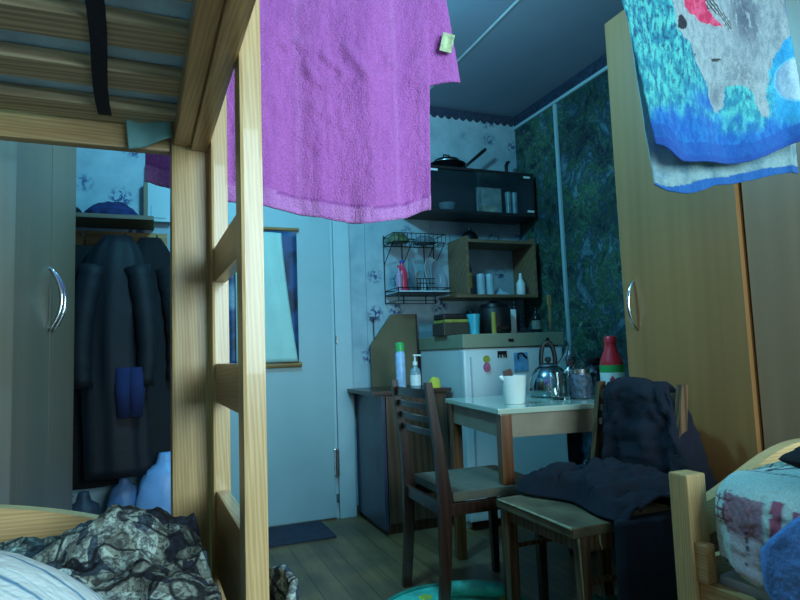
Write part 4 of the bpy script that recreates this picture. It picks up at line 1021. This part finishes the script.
def pillow(name, label, cx, cy, cz, rx, ry, rz, mat, col=None, n=(420,200), ex=.22, tilt=0, tag_cat='pillow'):
    bm = BM()
    def se(c, e): return math.copysign(abs(c)**e, c)
    def f(u, v):
        q = (u*8+1) % 8                        # walk round a unit square, then round its corners off
        sx, sy = ((1, q-1) if q < 2 else (3-q, 1) if q < 4 else (-1, 5-q) if q < 6 else (q-7, -1))
        k = (abs(sx)**9+abs(sy)**9)**(-1/9); sx *= k; sy *= k
        w_ = v*4; cr, cz_ = ((w_, -1) if w_ < 1 else (1, w_-2) if w_ < 3 else (4-w_, 1))
        n_ = 9 if cz_ < 0 else 4.0; k = (cr**n_+abs(cz_)**n_)**(-1/n_) if cr > 0 else 1
        x = rx*cr*k*sx; y = ry*cr*k*sy; z = rz*cz_*k
        z *= 1-.10*(abs(x)/rx)**4*(abs(y)/ry)**4
        k = .012*fbm(x, y, z, 9)
        p = Vector((x+k, y+k, z+k*.6)); return Matrix.Rotation(tilt, 4, 'X') @ p
    grid(bm, n[0], n[1], f, closed=True); bmesh.ops.remove_doubles(bm, verts=bm.verts, dist=.0003)
    o = link(name, bm, mat, None, (cx, cy, cz), smooth=True, col=col); return tag(o, label, tag_cat)
def pcol2(co):
    # unfold the pillow to flat pattern coordinates: s runs from foot to head end, t up the side and over the top
    s = .33-co.y; t_ = (co.z+.11) + max(0, (co.x+.30))*.9
    c = lin((184,208,200))
    g = fbm(s, t_, 2, 4)
    gr = lin((40,112,86)); pk = lin((150,84,108)); pw = lin((196,160,168)); dk = lin((30,50,66))
    hatch = .5+.5*sin((s*1.2+t_)*300+4*fbm(s, t_, 1, 20))
    if t_ > .165 and .02 < s < .34 and g > -.25: c = mixc(c, gr, .35+.55*hatch)
    if .14 < s < .30 and t_ < .10 and fbm(s, t_, 8, 5) > -.2: c = mixc(gr, c, .35+.3*hatch)
    if .07 < s < .155 and .095 < t_ < .165: c = mixc(pk, c, .05+.25*hatch)
    if .08 < s < .15 and .03 < t_ < .10: c = mixc(pw, c, .15+.3*hatch)
    if .17 < s < .19 and .07 < t_ < .17: c = pk
    if .205 < s < .22 and .05 < t_ < .16: c = pk
    if .30 < s < .42 and .06 < t_ < .24: c = mixc(pk, c, .35+.3*hatch)
    if .45 < s < .52: c = mixc(gr, c, .4+.3*hatch)
    # ladder strokes
    if .035 < s < .085 and .10 < t_ < .17 and (abs((s*100) % 1.6-.8) < .18 or abs((t_*100) % 1.8-.9) < .16): c = lin((120,44,66))
    # dashes
    for (a, b, q0, q1, hor) in ((.12, .124, .01, .11, 0), (.12, .24, .012, .016, 1), (.02, .10, .028, .032, 1), (.235, .24, .04, .22, 0), (.0, .3, .225, .23, 1)):
        if a < s < b and q0 < t_ < q1 and ((s if hor else t_)*100) % 1.3 < .85: c = dk
    for (sx, sz) in ((.03, .06), (.055, .035), (.245, .12), (.03, .30), (.1, .26)):
        if abs(s-sx) < .009 and abs(t_-sz) < .009: c = lin((70,40,62))
    # black triangular outlines on the fold
    for (a, b) in (((.02,.22),(.08,.27)), ((.08,.27),(.05,.34)), ((.05,.34),(.02,.22)), ((.10,.24),(.17,.29)), ((.17,.29),(.13,.35)), ((.13,.35),(.10,.24)), ((.2,.26),(.3,.33))):
        ax, ay = a; bx, by = b; L2 = (bx-ax)**2+(by-ay)**2; k = max(0, min(1, ((s-ax)*(bx-ax)+(t_-ay)*(by-ay))/L2))
        if math.hypot(s-ax-k*(bx-ax), t_-ay-k*(by-ay)) < .0035: c = dk
    return c
pillow('pillow', 'pale mint pillow printed with pink and green patches on the right bed', 1.295, .575, .651, .345, .315, .106, attrmat('patch_print_cotton', .9, 260, .3, .003, .1), pcol2)
t = thing('jeans', 'pale blue denim garment lying at the right picture edge', 'trousers', (.925, .485, .54))
bm = BM()
def jf(u, v):
    a = 2*pi*u; g = sin(pi*min(.5, .04+v*1.4))**.6; r = 1+.08*sin(3*a+v*7)+.15*fbm(cos(a), sin(a), v*3)
    return Vector((.0+.022*g*r*cos(a), .25-.50*v, .07+.02*v+(.115*g*r*sin(a))))
vs = grid(bm, 48, 40, jf, closed=True); bm.faces.new(vs[0][::-1]); bm.faces.new(vs[-1])
link('leg', bm, plain('light_denim', (88,128,186), .9, var=.25, nscale=18, bmp=.9, bscale=45), t, smooth=True)
t = thing('sweater', 'black-blue sweater on top of the pale blue jeans at the right edge', 'sweater', (1.03, .60, .7575))
bm = BM()
def sf(u, v):
    a = 2*pi*u; r = (1+.12*sin(3*a+1)+.2*fbm(cos(a), sin(a), v*2)); b_ = -pi/2+pi*v
    return Vector((.085*r*cos(b_)*cos(a), .13*r*cos(b_)*sin(a), .030+.030*sin(b_)))
grid(bm, 48, 24, sf, closed=True); bmesh.ops.remove_doubles(bm, verts=bm.verts, dist=.0005); link('body', bm, blackcloth, t, smooth=True)
t = thing('hanging_cloth', 'dark blue cloth corner hanging by the brown wardrobe at right edge', 'cloth', (1.706, .98, .80))
bm = BM(); grid(bm, 16, 16, lambda u, v: Vector((-.0+.008*sin(u*6), .10-.30*u, .22-(.07+.13*u)*v-.02*u+.07*u))); link('cloth', bm, navy, t, solid=.008, smooth=True)
bm = BM(); tube(bm, [(.022, -.16, .27), (.008, -.16, .275), (.0, -.16, .25)], .004, 8); link('hook', bm, steel, t)

# ---------------------------------------------------------------- camera
cam = bpy.data.cameras.new('camera'); co = bpy.data.objects.new('camera', cam); C.objects.link(co)
f = 602.0
Yc = Vector((158-400, -(363-300), -f)).normalized(); U = Vector((155-400, 6740, -f)); Zc = (U-Yc*U.dot(Yc)).normalized(); Xc = Yc.cross(Zc)
Rm = Matrix((Xc, Yc, Zc))                    # rows: world axes expressed in camera axes -> camera to world
co.matrix_world = Matrix.Translation((0, 0, .98)) @ Rm.to_4x4()
cam.sensor_width = 36; cam.lens = f*36/800; cam.clip_start = .02
SC.camera = co

# ---------------------------------------------------------------- light: overcast daylight through the window behind the camera
w = bpy.data.worlds.new('world'); SC.world = w; w.use_nodes = True
w.node_tree.nodes['Background'].inputs[0].default_value = (.42, .74, 1, 1); w.node_tree.nodes['Background'].inputs[1].default_value = 1.2
def area(name, loc, rot, sx, sy, e, col):
    l = bpy.data.lights.new(name, 'AREA'); l.shape = 'RECTANGLE'; l.size = sx; l.size_y = sy; l.energy = e; l.color = col
    o = bpy.data.objects.new(name, l); C.objects.link(o); o.location = loc; o.rotation_euler = rot; return o
area('window_daylight', (1.15, YN+.02, 1.58), (R(90), 0, 0), 1.5, 1.35, 120, (.62, .90, 1.0))
t = thing('ceiling_lamp', 'round white ceiling lamp in the middle of the room', 'lamp', (.5, 2.1, 0))
bm = BM(); lathe(bm, [(.05, ZC-.0005), (.05, ZC-.03), (.012, ZC-.04), (.012, ZC-.12), (.03, ZC-.13)], n=20); link('mount', bm, whitep, t)
l = bpy.data.lights.new('ceiling_lamp_bulb', 'POINT'); l.energy = 92; l.color = (.19, .73, 1.0); l.shadow_soft_size = .09
o = bpy.data.objects.new('ceiling_lamp_bulb', l); C.objects.link(o); o.location = (.5, 2.1, 2.42)

v = SC.view_settings; v.view_transform = 'Standard'; v.look = 'None'; v.gamma = 1; v.use_curve_mapping = False; v.exposure = 0
